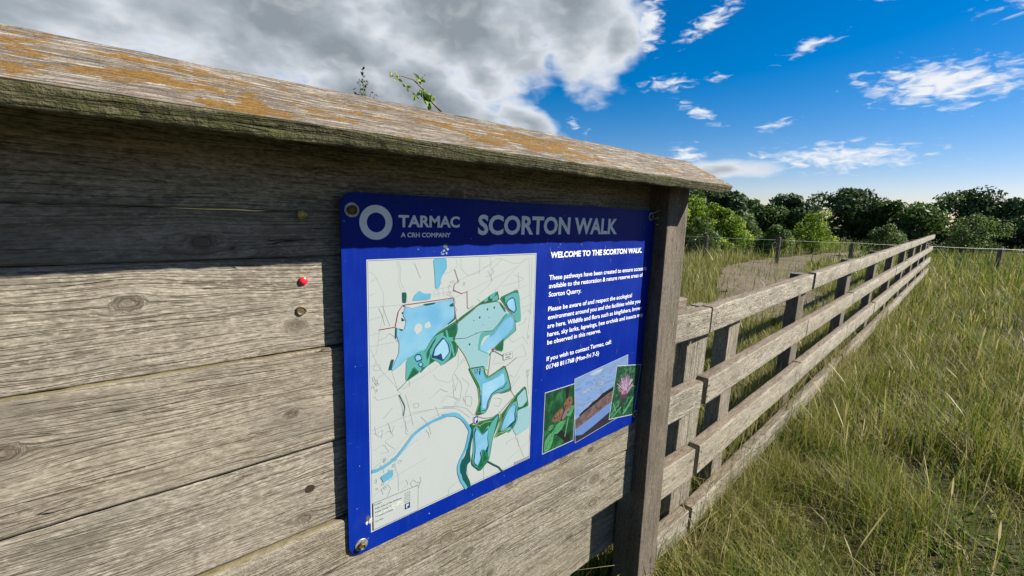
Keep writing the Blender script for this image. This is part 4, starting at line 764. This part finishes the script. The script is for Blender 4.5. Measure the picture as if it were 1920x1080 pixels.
def cluster(c,n,L_,spread=1.,tone=.5):
    for k in range(n):
        a=rq.uniform(0,6.28); d=(math.cos(a)*spread,rq.uniform(-.6,.6),math.sin(a)*spread+.35); leafblade(V_,Q_,T_,Vector(c),d,L_*rq.uniform(.7,1.15),L_*.22,tone+rq.uniform(-.25,.25),rq)
for x,z,n_,L_,tn in ((.575,1.070,10,.036,.35),(.540,1.082,6,.030,.3),(.508,1.140,12,.038,.45),(.487,1.146,6,.034,.5),(.455,1.150,6,.026,.6),(.470,1.205,7,.030,.7),(.420,1.172,5,.022,.7),(.388,1.190,6,.024,.8),(.366,1.192,4,.018,.9),(.463,1.090,5,.026,.35),(.60,1.03,10,.04,.4),(.55,1.03,8,.035,.4)):
    cluster(P(x,.55,z),n_,L_,1,tn)
fs=[tuple(dict.fromkeys(q_)) for q_ in Q_]
obj('leaves',V_,fs,WL,root,attrs={'tone':('FLOAT',T_)})
for a,b in (((.520,1.138),(.487,1.146)),((.484,1.175),(.455,1.150)),((.484,1.175),(.470,1.205)),((.430,1.2),(.420,1.172)),((.6,1.06),(.575,1.07)),((.6,1.04),(.463,1.085))):
    pass
dkroot=empty('dock_plant',(.285,.60,0),'spindly grey-green seed head sticking up above the roof ridge','weed')
DV=[];DF=[];DQ=[];DT=[];rq=random.Random(6)
def addt(pts,r0,r1):
    v_,f_=tube(None,pts,r0,None,seg=4,r1=r1); n=len(DV); DV.extend(v_); DF.extend([tuple(n+k for k in q_) for q_ in f_])
base=Vector((.285,.60,0)); top=Vector(P(.275,.56,1.200)); addt([base,base.lerp(top,.5)+Vector((.02,0,0)),top],.004,.0008)
LV=[];LF=[];LT=[]
for (bx,bz,tx,tz) in ((.283,.99,.235,1.075),(.281,1.0,.250,1.110),(.281,1.0,.262,1.135),(.28,1.02,.315,1.115),(.28,1.0,.338,1.080),(.281,.98,.20,1.080),(.28,1.06,.29,1.16),(.281,1.0,.305,1.125),(.28,1.06,.262,1.165),(.28,1.04,.318,1.145),(.28,1.03,.240,1.128),(.28,1.02,.332,1.118),(.281,1.07,.298,1.175),(.28,1.03,.225,1.105)):
    a=Vector(P(bx,.57,bz)); b=Vector(P(tx,.57+rq.uniform(-.03,.03),tz)); mpt=a.lerp(b,.5)+Vector((0,0,.012)); addt([a,mpt,b],.0012,.0005)
    for k in range(9):
        f=.3+.7*k/8; p=a.lerp(b,f)+Vector((0,0,.01*math.sin(math.pi*f))); leafblade(LV,LF,LT,p,(rq.uniform(-1,1),rq.uniform(-.5,.5),rq.uniform(-1,.4)),rq.uniform(.008,.015),.0032,rq.uniform(0,.6),rq)
for k in range(60):
    f=rq.uniform(0,1); p=Vector(P(.283,.57,1.0)).lerp(top,f); leafblade(LV,LF,LT,p,(rq.uniform(-1,1),rq.uniform(-.5,.5),rq.uniform(-.8,.8)),rq.uniform(.008,.017)*(1.1-.4*f),.0032,rq.uniform(0,.5),rq)
obj('stem',DV,DF,mat('weed_stem',(.10,.11,.05),.8),dkroot,smooth=True)
SEED=leafmat('seed_leaves',[(0,(.03,.045,.02)),(.5,(.06,.075,.03)),(1,(.12,.11,.04))],trans=.15)
obj('seeds',LV,[tuple(dict.fromkeys(q_)) for q_ in LF],SEED,dkroot,attrs={'tone':('FLOAT',LT)})
